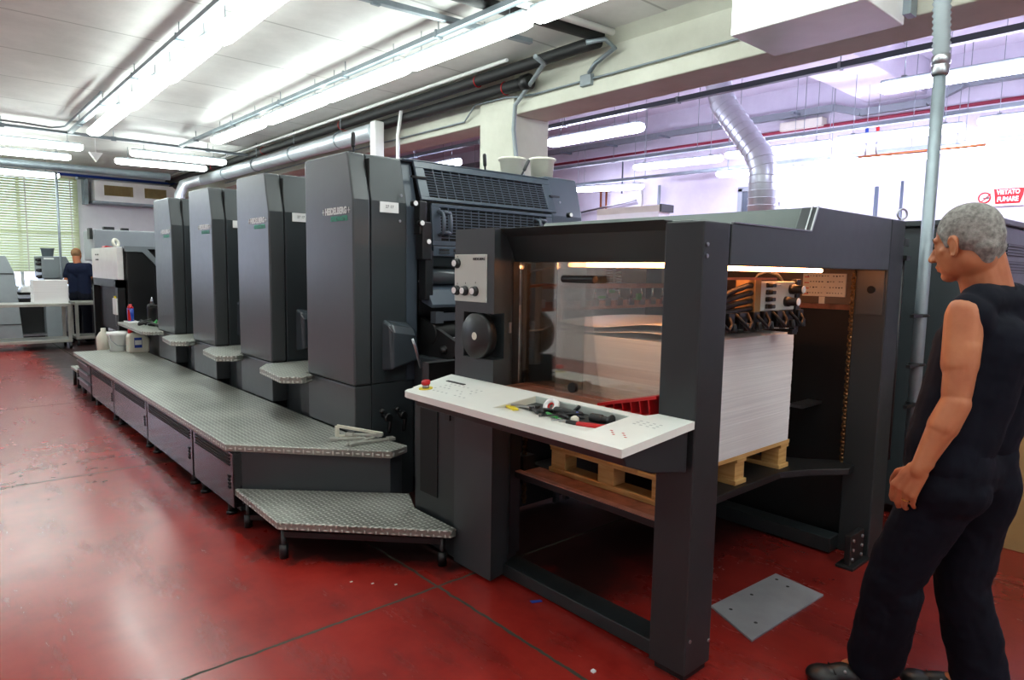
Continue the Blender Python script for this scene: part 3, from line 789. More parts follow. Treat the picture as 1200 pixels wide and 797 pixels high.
# extras on the nearest unit: tilted mesh guards, hinges, rollers
u = units[0]
def gp(x, t, d=0):
    """point on the tilted upper guard: t from 0 (bottom) to 1 (top), d outward"""
    return Vector((x, 3.645 + .105 * t - d, 1.945 + .265 * t + d * .35))
def guard(P, x0, x1, ox0, ox1, ot0, ot1, rows, cols, name):
    fr = MB()
    def quadbar(a, b, c, d, th=.02):
        n = Vector((0, -1, .35)).normalized() * th
        vs = [a, b, c, d, a - n, b - n, c - n, d - n]
        fr._a(vs, [(0, 1, 2, 3), (7, 6, 5, 4), (0, 4, 5, 1), (1, 5, 6, 2), (2, 6, 7, 3), (3, 7, 4, 0)])
    quadbar(P(x0, 0), P(x1, 0), P(x1, ot0), P(x0, ot0)); quadbar(P(x0, ot1), P(x1, ot1), P(x1, 1), P(x0, 1))
    quadbar(P(x0, ot0), P(ox0, ot0), P(ox0, ot1), P(x0, ot1)); quadbar(P(ox1, ot0), P(x1, ot0), P(x1, ot1), P(ox1, ot1))
    fo = fr.build(name, 'bluegrey', u, bevel=.003)
    g = MB()
    for r in range(1, rows):
        t = ot0 + (ot1 - ot0) * r / rows; g.bar(P(ox0, t, -.004), P(ox1, t, -.004), .005, .0065)
    for c in range(1, cols):
        x = ox0 + (ox1 - ox0) * c / cols; g.bar(P(x, ot0, -.004), P(x, ot1, -.004), .005, .005)
    g.build('mesh', 'bluegrey', fo)
    return fo
up = guard(gp, 2.43, 3.66, 2.50, 3.575, .08, .80, 11, 15, 'upper_guard')
m = MB(); m.prism([(3.70, 1.64), (3.70, 1.93), (3.79, 2.17), (3.82, 2.17), (3.82, 1.64)], 'x', 2.46, 3.63); m.build('guard_backing', 'gap', u)
m = MB(); m.prism([(3.74, 2.205), (4.3, 2.235), (4.3, 2.215), (3.75, 2.19)], 'x', 2.345, 3.66); m.build('roof_plate', 'bluegrey', u, bevel=.004)
def gl(x, t, d=0): return Vector((x, 3.62 + .02 * t - d, 1.655 + .272 * t))
lo = guard(gl, 2.50, 3.60, 2.57, 3.54, .12, .92, 11, 15, 'lower_guard')
for x in (2.55, 3.42):
    m = MB(); m.tube([(x, 3.63, 1.875), (x, 3.575, 1.86), (x, 3.57, 1.83), (x, 3.565, 1.77), (x, 3.57, 1.74), (x, 3.62, 1.725)], .013, 10)
    m.tube([(x + .055, 3.63, 1.875), (x + .055, 3.575, 1.86), (x + .055, 3.57, 1.83), (x + .055, 3.565, 1.77), (x + .055, 3.57, 1.74), (x + .055, 3.62, 1.725)], .013, 10)
    m.tube([(x, 3.575, 1.865), (x + .055, 3.575, 1.865)], .013, 10); m.tube([(x, 3.572, 1.738), (x + .055, 3.572, 1.738)], .013, 10)
    m.build('guard_handle', 'bluegrey', lo)
m = MB(); m.box(2.50, 3.61, 1.585, 3.6, 3.66, 1.65); so = m.build('slot_bar', 'bluegrey', u, bevel=.004)
m = MB()
for i in range(9): m.box(2.54 + i * .115, 3.604, 1.62, 2.62 + i * .115, 3.61, 1.634); m.box(2.54 + i * .115, 3.604, 1.60, 2.62 + i * .115, 3.61, 1.612)
m.build('slots', 'chrome', so)
m = MB(); m.prism([(3.63, 1.585), (3.66, 1.52), (3.72, 1.49), (3.8, 1.49), (3.8, 1.585)], 'x', 2.47, 3.62); m.build('guard_ledge', 'graphite', u, bevel=.006)
# hinge plates and white buttons
m = MB(); m.box(2.385, 3.60, 1.72, 2.44, 3.67, 1.93); m.box(2.40, 3.59, 1.56, 2.47, 3.67, 1.80); m.box(2.43, 3.60, 1.30, 2.49, 3.68, 1.62); m.build('hinge_plate', 'black', u, bevel=.005)
for x, z in ((2.335, 1.91), (2.385, 1.79), (2.435, 1.675), (3.745, 1.93), (3.76, 1.80)):
    m = MB(); m.lathe((x + .01, 3.62, z), [(.020, 0), (.020, .03), (.016, .034)], (0, -1, 0), 18); k_ = m.build('button', 'black', u)
    m = MB(); m.lathe((x + .01, 3.586, z), [(.016, 0), (.015, .004)], (0, -1, 0), 18); m.build('button_face', 'white', k_, label='white button face')
for x, z in ((2.30, 1.96), (2.29, 1.80), (3.73, 2.03), (2.44, 1.42)):
    m = MB(); m.lathe((x, 3.687, z), [(.009, 0), (.009, .006)], (0, -1, 0), 10); m.build('bolt', 'steel', u)
m = MB(); m.bar((2.385, 3.70, 2.09), (2.50, 3.70, 2.09), .02, .012); m.build('latch', 'black', u)
m = MB(); m.bar((3.62, 3.69, 2.07), (3.72, 3.69, 2.07), .02, .012); m.build('latch', 'black', u)
# levers standing on the roof
for (x, y, z, dx, lab) in ((2.11, 3.95, 2.2, 0, ''), (3.2, 3.95, 2.2, -.01, ''), (3.5, 3.9, 2.2, .08, '')):
    m = MB(); m.tube([(x, y, z), (x + dx * .5, y, z + .07), (x + dx, y, z + .13)], [.007, .007, .012], 8); m.cap((x + dx * .6, y, z + .08), (x + dx * 1.1, y, z + .15), .014, .014, 10); m.build('lever', 'black', u)
# coating section between tower and delivery, dark rollers
m = MB(); m.box(2.44, 3.69, 1.20, 3.62, 3.85, 1.56); m.build('roller_recess', 'black', u)
m = MB(); m.prism([(3.72, 1.42), (3.62, 1.365), (3.565, 1.27), (3.575, 1.25), (3.75, 1.30)], 'x', 2.46, 3.6); m.build('sloping_guard', 'bluegrey', u, bevel=.004)
m = MB(); m.cyl((2.46, 3.66, 1.45), (3.6, 3.66, 1.45), .05, seg=28); m.build('roller', 'gloss', u)
m = MB(); m.box(2.5, 3.545, 1.165, 3.6, 3.57, 1.215); m.box(2.47, 3.54, 1.15, 2.53, 3.60, 1.225); m.build('roller', 'steel', u)
m = MB(); m.cyl((2.5, 3.5, 1.03), (3.6, 3.5, 1.03), .03, seg=24); m.build('roller', 'steel', u)
m = MB(); m.cyl((2.46, 3.6, 1.08), (3.6, 3.6, 1.08), .07, seg=28); m.build('roller', 'rubber', u)
m = MB(); m.box(2.41, 3.3, .1, 3.65, 3.72, .93); m.build('coater_base', 'graphite', u, bevel=.01)
m = MB(); m.prism([(3.36, .93), (3.3, 1.0), (3.3, 1.04), (3.72, 1.18), (3.72, .93)], 'x', 2.47, 2.50); m.build('side_cheek', 'dark', u)
for k, (x, y, z) in enumerate(((2.44, 3.45, .985), (2.53, 3.38, 1.0), (2.62, 3.34, 1.03), (2.7, 3.33, 1.06))):
    m = MB(); m.cyl((x, y, z), (x + .075, y - .03, z + .01), .026 if k % 2 == 0 else .018, seg=14); m.sphere((x + .08, y - .035, z + .012), .02, 10, 6); m.build('adjuster', ('black', 'steel')[k % 2], u)
m = MB(); m.tube([(2.5, 3.5, .98), (2.58, 3.3, 1.02), (2.66, 3.25, 1.1), (2.75, 3.3, 1.15)], .012, 8); m.tube([(2.5, 3.44, 1.05), (2.6, 3.28, 1.08), (2.72, 3.28, 1.04)], .009, 8); m.build('air_hose', 'rubber', u)
m = MB(); m.tube([(2.13, 3.2, .93), (2.10, 3.22, 1.06), (2.09, 3.23, 1.10)], .008, 8); m.build('rod', 'steel', u)

# cups standing on the roof of the nearest tower
pc = thing('ink_pot', 'pale grey plastic pot on the nearest tower, right of the two', 'pot', (3.93, 4.1, 2.235), 'pots on the press roof')
m = MB(); m.lathe((3.93, 4.1, 2.235), [(.085, 0), (.10, .17), (.115, .175), (.115, .19), (.108, .195), (.10, .19), (.09, .03)]); m.build('body', 'offwhite', pc)
pc = thing('ink_pot', 'cream plastic pot on the nearest tower, left of the two, behind a black lever', 'pot', (3.62, 4.15, 2.21), 'pots on the press roof')
m = MB(); m.lathe((3.64, 4.15, 2.21), [(.085, 0), (.10, .17), (.115, .175), (.115, .19), (.108, .195), (.10, .19), (.09, .03)]); m.build('body', 'offwhite', pc)

# ------------------------------------------------------------------ press step platform
pf = thing('step_platform', 'long raised walkway of steel tread plate on dark cabinets along the press', 'platform', (1.6, 6.3, 0))
m = MB(); m.prism([(1.27, 3.96), (1.952, 3.232), (2.093, 3.287), (2.05, 3.68), (1.962, 3.69), (1.962, 9.29), (1.277, 9.29)], 'z', .417, .46)
m.build('tread_deck', 'tread', pf, bevel=.006)
for k, (ya, yb) in enumerate(((3.90, 4.66), (4.69, 5.88), (5.91, 7.14), (7.17, 8.26))):
    m = MB(); m.box(1.29, ya, .085, 1.9, yb, .412); c_ = m.build('door', 'purple_door' if 'purple_door' in M else 'graphite', pf, bevel=.004)
    m = MB()
    for r in range(4): m.box(1.286, ya + .05, .33 + r * .018, 1.291, yb - .05, .339 + r * .018)
    m.build('vent', 'gap', c_)
    m = MB()
    for r in range(4): m.box(1.286, ya + .05, .19 + r * .022, 1.291, ya + .085, .205 + r * .022)
    m.build('grip', 'gap', c_)
    for yy in (ya + .1, yb - .1):
        if k == 0 and yy < 4.3: yy = ya + .16
        m = MB(); m.cyl((1.33, yy, 0), (1.33, yy, .09), .022, seg=12); m.cyl((1.33, yy, 0), (1.33, yy, .02), .032, seg=12); m.build('foot', 'black', pf)
m = MB(); m.box(1.33, 3.90, .06, 1.9, 8.9, .09); m.build('base_frame', 'dark', pf)
for r in range(3):
    z0 = .1 + r * .105
    m = MB(); m.box(1.29, 8.33, z0, 1.9, 9.05, z0 + .094); d_ = m.build('drawer', 'graphite', pf, bevel=.004)
    m = MB(); m.box(1.27, 8.36, z0 + .078, 1.292, 9.02, z0 + .092); m.build('drawer_grip', 'steel', d_)
for yy in (8.45, 8.98):
    m = MB(); m.cyl((1.33, yy, 0), (1.33, yy, .1), .022, seg=12); m.build('foot', 'black', pf)
# end skirt under the slanting edge
sk = MB(); sk.prism([(1.31, 3.93), (1.975, 3.285), (2.08, 3.33), (2.08, 3.6), (1.31, 3.99)], 'z', .1, .416); sk.build('end_skirt', 'graphite', pf, bevel=.004)
# lower step
ls = thing('low_step', 'low tread plate step on short black legs beside the delivery', 'step', (1.7, 3.2, 0))
m = MB(); m.prism([(1.30, 3.92), (1.286, 3.246), (1.906, 2.597), (1.945, 2.60), (1.945, 2.98), (2.05, 3.2), (1.97, 3.28)], 'z', .158, .2); m.build('tread_deck', 'tread', ls, bevel=.006)
for x, y in ((1.32, 3.25), (1.33, 3.78), (1.90, 2.66)):
    m = MB(); m.cyl((x, y, 0), (x, y, .16), .014, seg=12); m.cyl((x, y, 0), (x, y, .075), .023, seg=12); m.build('leg', 'black', ls)
m = MB(); m.bar((1.33, 3.78, .06), (1.8, 3.35, .06), .03, .03); m.bar((1.32, 3.25, .13), (1.9, 2.66, .13), .025, .03); m.build('cross_bar', 'black', ls)
fs_ = thing('low_step', 'small tread plate step at the far end of the walkway', 'step', (1.4, 9.5, 0))
m = MB(); m.box(1.31, 9.32, .2, 1.9, 9.75, .235); m.build('tread_deck', 'tread', fs_, bevel=.004)
for x, y in ((1.34, 9.4), (1.34, 9.7), (1.86, 9.4), (1.86, 9.7)):
    m = MB(); m.cyl((x, y, 0), (x, y, .2), .02, seg=12); m.build('leg', 'black', fs_)

# spanners / clamps left on the corner of the walkway
def spanner(c, ang, L, lab, mt='alu', z=.461, w_=.022):
    c = Vector((c[0], c[1], z)); d = Vector((math.cos(ang), math.sin(ang), 0)); s = Vector((-d.y, d.x, 0))
    m = MB(); m.obox(c + Vector((0, 0, .008)), d * L / 2, s * w_ / 2, (0, 0, .007))
    for e in (-1, 1):
        q = c + d * e * L / 2
        m.obox(q + s * .014 + d * e * .014 + Vector((0, 0, .009)), d * .02, s * .008, (0, 0, .009)); m.obox(q - s * .014 + d * e * .014 + Vector((0, 0, .009)), d * .02, s * .008, (0, 0, .009))
        m.obox(q + Vector((0, 0, .009)), d * .012, s * .024, (0, 0, .009))
    return tag(m.build('spanner', mt, bevel=.002), lab, 'spanner', 'tools on the walkway corner')
spanner((1.90, 3.60), -.5, .20, 'light metal spanner lying left in the tool pile on the walkway corner')
spanner((1.98, 3.47), -.15, .18, 'light metal spanner lying right in the tool pile on the walkway corner')
spanner((1.90, 3.50), .3, .13, 'short metal spanner lying nearest the edge in the walkway tool pile', z=.461)
spanner((1.97, 3.58), -.75, .16, 'metal spanner lying across the top of the walkway tool pile', z=.478)
m = MB(); m.bar((1.86, 3.72, .53), (2.06, 3.52, .49), .016, .016); m.bar((1.86, 3.72, .462), (1.86, 3.72, .53), .02, .02); m.bar((1.86, 3.72, .468), (1.95, 3.64, .466), .016, .01)
tag(m.build('angle_bracket', 'offwhite'), 'cream metal angle bracket at the back of the walkway tool pile', 'bracket')
for x, y, s in ((2.16, 3.68, 0), (2.27, 3.68, 1)):
    kn = thing('grip_clamp', 'left of two black clamp knobs at the foot of the nearest tower' if not s else 'right of two black clamp knobs at the foot of the nearest tower', 'knob', (x, y - .03, .46))
    m = MB(); m.cyl((x, y + .005, .56), (x, y - .05, .56), .012, seg=10); m.lathe((x, y - .05, .56), [(.02, 0), (.028, .01), (.024, .03)], (0, -1, 0), 12); m.cap((x + .02, y - .04, .46), (x + .03, y - .04, .53), .014); m.sphere((x - .03, y - .04, .60), .018, 10, 6); m.build('knob', 'black', kn)

# far shelf with its clutter
sh = thing('side_shelf', 'metal tool shelf beyond the farthest tower holding the spray can', 'shelf', (1.95, 8.9, .6))
m = MB(); m.prism([(1.814, 9.60), (1.755, 8.10), (1.84, 8.0), (1.955, 8.0), (1.955, 8.32), (2.35, 8.32), (2.35, 9.60)], 'z', .735, .772); m.build('tread_top', 'tread', sh, bevel=.004)
m = MB(); m.prism([(8.32, .735), (9.58, .735), (9.58, .66), (8.32, .52)], 'x', 1.99, 2.02); m.box(2.03, 8.32, .0, 2.3, 9.58, .735); m.build('bracket', 'dark', sh)
bk = thing('plastic_bucket', 'white plastic bucket with wire handle at the far end of the walkway', 'bucket', (1.73, 9.12, .46))
m = MB(); m.lathe((1.73, 9.12, .46), [(.10, 0), (.122, .19), (.135, .195), (.135, .225), (.12, .23), (.02, .232)]); m.build('body', 'white', bk)
m = MB(); m.tube([(1.62, 9.05, .66), (1.62, 8.98, .60), (1.68, 8.96, .54), (1.76, 8.95, .53), (1.84, 8.99, .58), (1.86, 9.06, .66)], .004, 6); m.build('wire_handle', 'galv', bk)
jc = thing('jerrycan', 'white plastic jerrycan with red cap and blue label beside the bucket', 'jerrycan', (1.86, 8.86, .46))
m = MB(); m.prism([(1.76, .46), (1.98, .46), (1.99, .62), (1.93, .685), (1.80, .70), (1.76, .66)], 'y', 8.78, 8.94); m.build('body', 'offwhite', jc, bevel=.02, seg=3)
m = MB(); m.cyl((1.80, 8.86, .69), (1.80, 8.86, .735), .028); m.build('cap', 'red', jc)
m = MB(); m.box(1.82, 8.775, .52, 1.90, 8.78, .64); lb_ = m.build('label', 'blue', jc); m = MB(); m.box(1.825, 8.772, .555, 1.895, 8.776, .61); m.build('label_band', 'white', lb_)
sp = thing('spray_can', 'blue and red spray can on the far tool shelf', 'spray can', (1.93, 9.45, .772))
m = MB(); m.cyl((1.93, 9.45, .79), (1.93, 9.45, .95), .038); m.build('can', 'blue', sp)
m = MB(); m.lathe((1.93, 9.45, .95), [(.038, 0), (.03, .02), (.018, .03), (.018, .05)]); m.build('cap', 'red', sp)
m = MB(); m.prism([(1.893, .80), (1.925, .80), (1.91, .94), (1.893, .94)], 'y', 9.405, 9.43); m.build('red_stripe', 'red', sp)
m = MB(); m.box(1.87, 9.3, .772, 2.0, 9.55, .79); tag(m.build('cleaning_cloth', 'white', bevel=.004), 'folded white cloth under the spray can on the far shelf', 'cloth')
og_ = thing('oil_gun', 'black oil can with silver nozzle standing on the far tool shelf', 'oil can', (2.12, 9.2, .772))
m = MB(); m.lathe((2.12, 9.2, .772), [(.055, 0), (.055, .17), (.06, .2), (.05, .23), (.02, .25)]); m.build('body', 'black', og_)
m = MB(); m.lathe((2.12, 9.2, 1.02), [(.02, 0), (.015, .03), (.004, .08)]); m.build('nozzle', 'steel', og_)
m = MB(); m.tube([(2.2, 8.9, 1.02), (2.05, 8.95, 1.0), (2.3, 8.85, .99), (2.33, 8.82, .8)], .02, 8); tag(m.build('black_hose', 'rubber'), 'black hose end above the clutter of the far shelf', 'hose')
for k, (x, y, a_, c_) in enumerate(((1.98, 8.95, .4, 'black'), (2.05, 8.75, 1.2, 'green'), (1.93, 8.7, -.6, 'black'), (2.1, 8.5, .2, 'alu'), (1.97, 8.45, 1.9, 'black'))):
    d = Vector((math.cos(a_), math.sin(a_), .5)) * .07; c0 = Vector((x, y, .80))
    m = MB(); m.cap(c0 - Vector((d.x, d.y, 0)), c0 + d, .018, .01); m.cap(c0, c0 + Vector((-d.y, d.x, .02)), .012, .016)
    tag(m.build('hand_tool', c_), ['black pliers left in the tools on the far shelf', 'green handled scraper sticking up from the far shelf tools', 'black clamp at the front edge of the far shelf', 'silver tool at the near end of the far shelf', 'black grip tool nearest the farthest tower on the shelf'][k], 'tool', 'tools on the far shelf')
m = MB(); m.box(1.83, 9.75, .85, 1.86, 9.95, 1.06); sw = m.build('wall_switch', 'white', bevel=.004); tag(sw, 'white switch box with yellow top on the feeder frame', 'switch')
m = MB(); m.box(1.832, 9.82, 1.06, 1.858, 9.88, 1.09); m.build('yellow_button', 'yellow', sw)
m = MB(); m.tube([(1.845, 9.85, .85), (1.85, 9.86, .7)], .007, 6); m.build('cord', 'pvc', sw)
m = MB(); m.lathe((1.72, 10.0, .0), [(.075, 0), (.085, .3), (.05, .36), (.03, .38), (.03, .42)]); 
for v in m.v: v.z += .25
m.box(1.6, 9.88, 0, 1.84, 10.12, .25)
tag(m.build('plastic_bottle', 'offwhite'), 'pale plastic bottle on a stand behind the white bucket', 'bottle')

# feeder of the press
fd = thing('feeder_unit', 'dark feeder block with white lit side doors beyond the farthest tower', 'feeder', (2.9, 10.6, 0))
m = MB(); m.prism([(1.95, .05), (1.95, 1.66), (2.14, 1.66), (2.26, 1.5), (2.30, .05)], 'y', 9.62, 9.72); m.build('end_panel', 'black', fd, bevel=.004)
m = MB(); m.prism([(2.30, .05), (2.26, 1.52), (2.14, 1.70), (1.9, 1.70), (1.9, .05), (3.9, .05), (3.9, 1.52), (2.5, 1.52)][:0] or [(1.93, .6), (1.93, 1.70), (3.9, 1.70), (3.9, .6)], 'y', 9.72, 11.4); m.build('body', 'dark', fd, bevel=.006)
m = MB(); m.box(1.86, 9.72, 1.30, 1.93, 11.4, 1.72); dd = m.build('side_door', 'white', fd, bevel=.006, label='white glossy side door')
m = MB(); m.box(1.855, 11.05, 1.62, 1.862, 11.12, 1.64); m.box(1.855, 10.9, 1.62, 1.862, 10.97, 1.64); m.box(1.855, 10.92, 1.55, 1.862, 11.1, 1.57); m.build('door_marks', 'ink', dd)
m = MB(); m.box(1.85, 9.72, .02, 1.95, 9.85, 1.3); m.box(1.85, 11.3, .02, 1.95, 11.4, 1.3); m.box(1.85, 9.72, 1.2, 1.95, 11.4, 1.3); m.box(2.5, 9.72, .02, 3.9, 11.4, .62); m.build('frame', 'black', fd)
m = MB(); m.box(1.92, 9.62, 1.70, 3.9, 11.42, 1.73); m.prism([(1.93, 1.66), (2.13, 1.66), (2.30, 1.47), (2.33, 1.52), (2.16, 1.73), (1.92, 1.73)], 'y', 9.60, 9.64); m.build('top_rim', 'midgrey', fd)
hd = thing('suction_unit', 'grey feeder hood standing behind the dark feeder block', 'feeder', (2.9, 12.3, 0))
m = MB(); m.box(2.75, 12.05, 0, 3.85, 12.85, 1.55); m.build('base', 'dark', hd)
m = MB(); m.box(2.0, 12.0, 1.55, 3.9, 12.9, 2.03); m.build('hood', 'lightgrey', hd, bevel=.02)
m = MB(); m.box(1.96, 12.1, 1.88, 2.0, 12.3, 2.05); m.build('latch', 'black', hd)
m = MB(); m.box(2.15, 12.1, 2.03, 2.3, 12.2, 2.08); m.box(2.4, 12.1, 2.03, 2.5, 12.2, 2.07); m.build('top_fitting', 'dark', hd)
m = MB(); m.cyl((2.02, 11.0, 1.79), (2.0, 11.0, 1.79), .0001 + .055, seg=20); 
m = MB(); m.torus((2.08, 10.9, 1.80), .05, .02, (.6, -.7, .2), 22, 10); tag(m.build('tape_roll', 'offwhite'), 'cream roll of tape standing on the feeder top', 'tape roll')
m = MB(); m.prism([(1.95, 1.73), (2.12, 1.73), (2.1, 1.745), (1.97, 1.76)], 'y', 11.0, 11.2); tag(m.build('red_cloth', 'red'), 'small red cloth beside the tape roll on the feeder', 'cloth')

# ------------------------------------------------------------------ delivery unit
dl = thing('delivery_unit', 'large dark grey sheet delivery with console, glass guard and open frame in front', 'printing press delivery', (2.9, 2.0, 0))
m = MB(); m.prism([(2.0, 1.285), (2.165, 1.285), (2.18, 1.30), (2.18, 1.445), (2.0, 1.445)], 'z', .03, 1.68); m.build('near_post', 'frame', dl, bevel=.006)
m = MB(); m.box(2.02, 1.30, 0, 2.16, 1.43, .04); m.build('post_foot', 'black', dl)
m = MB(); m.prism([(3.69, 1.285), (3.88, 1.285), (3.88, 1.445), (3.69, 1.445)], 'z', 0, 1.79); m.build('far_post', 'frame', dl, bevel=.006)
for x, y, z in ((2.012, 1.284, 1.60), (2.012, 1.284, 1.56), (2.14, 1.284, .12), (2.015, 1.284, .16)):
    m = MB(); m.lathe((x + .01, y, z), [(.007, 0), (.007, .004)], (0, -1, 0), 10); m.build('bolt', 'steel', dl)
m = MB(); m.prism([(2.18, 1.53), (3.69, 1.53), (3.69, 1.79), (2.855, 1.788), (2.80, 1.684), (2.18, 1.68)], 'y', 1.287, 1.36); m.build('end_beam', 'graphite', dl, bevel=.004)
m = MB(); m.prism([(1.99, 1.69), (2.04, 1.655), (2.12, 1.54), (2.22, 1.54), (2.22, 1.69)], 'y', 1.445, 2.39); m.build('side_beam', 'frame', dl, bevel=.004)
m = MB(); m.box(2.04, 1.36, 1.672, 2.82, 2.64, 1.688); m.build('low_roof', 'hood_sheen', dl, bevel=.004)
m = MB(); m.prism([(2.80, 1.66), (2.858, 1.788), (3.87, 1.79), (3.87, 1.60), (3.80, 1.60), (3.80, 1.76), (2.87, 1.76), (2.83, 1.66)], 'y', 1.362, 2.95); m.prism([(2.80, 1.684), (2.856, 1.789), (2.862, 1.789), (2.862, 1.684)], 'y', 1.292, 1.362); m.build('raised_hood', 'hood_sheen', dl, bevel=.004)
m = MB(); m.prism([(2.797, 1.682), (2.806, 1.682), (2.862, 1.792), (2.852, 1.792)], 'y', 1.284, 1.291); m.prism([(2.795, 1.682), (2.802, 1.682), (2.858, 1.792), (2.850, 1.792)], 'y', 1.308, 1.314); m.box(2.19, 1.284, 1.681, 2.80, 1.30, 1.686); m.build('edge_trim', 'steel', dl)
# operator-side column with the hand wheel notch
m = MB()
m.prism([(1.95, 2.63), (1.95, 2.335), (2.08, 2.365), (2.18, 2.41), (2.18, 2.63)], 'z', 1.30, 1.692)
m.prism([(1.95, 2.63), (1.95, 2.335), (2.08, 2.365), (2.18, 2.41), (2.18, 2.63)], 'z', .02, 1.085)
m.prism([(1.95, 2.63), (1.95, 2.56), (2.03, 2.56), (2.03, 2.353), (2.08, 2.365), (2.18, 2.41), (2.18, 2.63)], 'z', 1.085, 1.30)
m.build('operator_column', 'graphite', dl)
m = MB(); m.box(2.10, 2.372, .1, 2.165, 2.41, 1.54); m.build('window_frame', 'black', dl)
m = MB(); m.box(2.06, 2.352, 1.205, 2.075, 2.362, 1.255); m.build('catch', 'steel', dl)
cp = MB(); cp.box(1.943, 2.385, 1.349, 1.951, 2.628, 1.572); cpo = cp.build('control_panel', 'panelwhite', dl, bevel=.002, label='pale grey knob panel')
for y, z in ((2.604, 1.53), (2.604, 1.40), (2.54, 1.40), (2.463, 1.40)):
    m = MB(); m.lathe((1.943, y, z), [(.024, 0), (.024, .008), (.021, .012), (.020, .022)], (-1, 0, 0), 20); k_ = m.build('knob', 'black', cpo)
    m = MB(); m.lathe((1.921, y, z), [(.0155, 0), (.015, .003)], (-1, 0, 0), 18); m.build('knob_cap', 'white', k_)
text('HEIDELBERG', .016, (1.9425, 2.44, 1.55), (0, -1, 0), (0, 0, 1), 'ink', cpo, 'panel_lettering', bold=.0006)
for y, z, t_ in ((2.604, 1.562, 'l'), (2.604, 1.432, 'n'), (2.54, 1.436, 't'), (2.463, 1.44, 'z')):
    m = MB(); m.box(1.9425, y - .002, z - .004, 1.9435, y + .002, z + .004); m.build('panel_mark', 'ink', cpo)
hw = MB(); hw.lathe((1.985, 2.45, 1.19), [(.03, -.04), (.03, 0), (.098, .0), (.107, .008), (.108, .05), (.102, .056), (.0, .057)], (-1, 0, 0), 44); hwo = hw.build('hand_wheel', 'black', dl)
m = MB(); m.lathe((1.931, 2.45, 1.19), [(.019, 0), (.018, .004)], (-1, 0, 0), 20); m.build('hub_cap', 'offwhite', hwo)
# base rails, lower side box, dark inner panels
m = MB(); m.box(2.05, 1.44, 0.01, 2.17, 2.40, .07); m.build('base_rail', 'frame', dl, bevel=.004)
m = MB(); m.box(3.58, 1.44, .01, 3.70, 3.0, .09); m.build('base_rail', 'frame', dl, bevel=.004)
m = MB(); m.box(3.79, 1.44, .05, 3.87, 3.0, 1.60); m.build('drive_side_panel', 'dark', dl)
m = MB(); m.box(2.0, 2.93, .05, 3.8, 2.99, 1.0); m.build('rear_panel', 'dark', dl)
m = MB(); m.box(1.97, 2.635, .02, 2.2, 3.02, .78); m.box(1.975, 2.635, .78, 2.1, 2.75, .93); m.build('lower_box', 'frame', dl, bevel=.005)
m = MB(); m.box(1.965, 2.80, .30, 1.972, 2.96, .76); m.build('dark_opening', 'gap', dl)
m = MB(); m.box(1.962, 2.69, .735, 1.971, 2.73, .785); m.build('socket', 'black', dl)
m = MB(); m.prism([(2.524, .776), (2.43, .772), (2.415, .776), (2.44, .783), (2.524, .788)], 'x', 1.945, 1.951); m.build('worn_edge', 'wood', dl)
for y in (1.6, 1.9, 2.2, 2.45, 2.7):
    m = MB(); m.box(2.9 + (y - 1.6) * .3, 2.84, .05, 2.93 + (y - 1.6) * .3, 2.87, .9); m.build('inner_upright', 'graphite', dl)
m = MB(); m.box(2.35, 2.84, .30, 3.7, 2.87, .33); m.box(2.35, 2.84, .6, 3.7, 2.87, .63); m.build('inner_crossbar', 'graphite', dl)
# side window: worn sill, two panes, handle
m = MB(); m.box(1.99, 1.445, .915, 2.2, 2.37, .955); m.build('sill', 'rust', dl, bevel=.004)
m = MB(); m.box(2.118, 1.45, .96, 2.124, 2.10, 1.545); gp1 = m.build('glass_pane', 'glass', dl, label='sliding glass pane with handle')
m = MB(); m.box(2.138, 1.95, .96, 2.144, 2.37, 1.545); m.build('glass_pane', 'glass', dl)
m = MB(); m.cyl((2.085, 2.03, 1.467), (2.085, 1.845, 1.467), .0165, seg=18); m.box(2.085, 1.87, 1.455, 2.12, 1.885, 1.48); m.box(2.085, 1.99, 1.455, 2.12, 2.005, 1.48); m.build('handle', 'black', gp1, bevel=.003)
m = MB(); m.lathe((2.09, 1.83, 1.0), [(.022, 0), (.022, .02)], (-1, 0, 0), 16)
for v in m.v: v.y += .12
m.build('finger_pull', 'black', gp1)
# warm inspection lamps under the beams
m = MB(); m.cyl((2.26, 1.50, 1.53), (2.26, 2.16, 1.53), .010, seg=12); m.build('lamp_tube', 'orange', dl, label='glowing warm tube inside the side window')
m = MB(); m.cyl((2.36, 1.50, 1.523), (3.40, 1.50, 1.523), .010, seg=12); m.build('lamp_tube', 'orange', dl, label='glowing warm tube under the end beam')
m = MB(); m.box(2.3, 1.45, 1.54, 3.5, 1.55, 1.56); m.box(2.22, 1.46, 1.542, 2.3, 2.25, 1.56); m.build('lamp_housing', 'panelwhite', dl)
# interior fittings seen through the glass
m = MB(); m.box(2.2, 2.88, 1.0, 3.79, 2.92, 1.60); m.build('inner_wall', 'lightgrey', dl)
m = MB(); m.box(2.3, 2.60, 1.28, 3.78, 2.64, 1.33); m.box(2.3, 2.66, 1.40, 3.78, 2.70, 1.43); m.build('gripper_bar', 'rust', dl, bevel=.003)
m = MB(); m.box(3.74, 1.46, 1.315, 3.79, 2.7, 1.345); m.build('inner_ledge', 'rust', dl)
m = MB()
for i in range(13): m.box(2.36 + i * .11, 2.585, 1.30, 2.41 + i * .11, 2.60, 1.345); m.cyl((2.38 + i * .11, 2.59, 1.345), (2.38 + i * .11, 2.59, 1.40), .007, seg=8)
m.build('grippers', 'chrome', dl)
for x in (3.36, 3.45):
    m = MB()
    for i in range(11): m.box(x, 2.872, 1.37 + i * .016, x + .06, 2.88, 1.377 + i * .016)
    m.build('vent', 'chrome', dl)
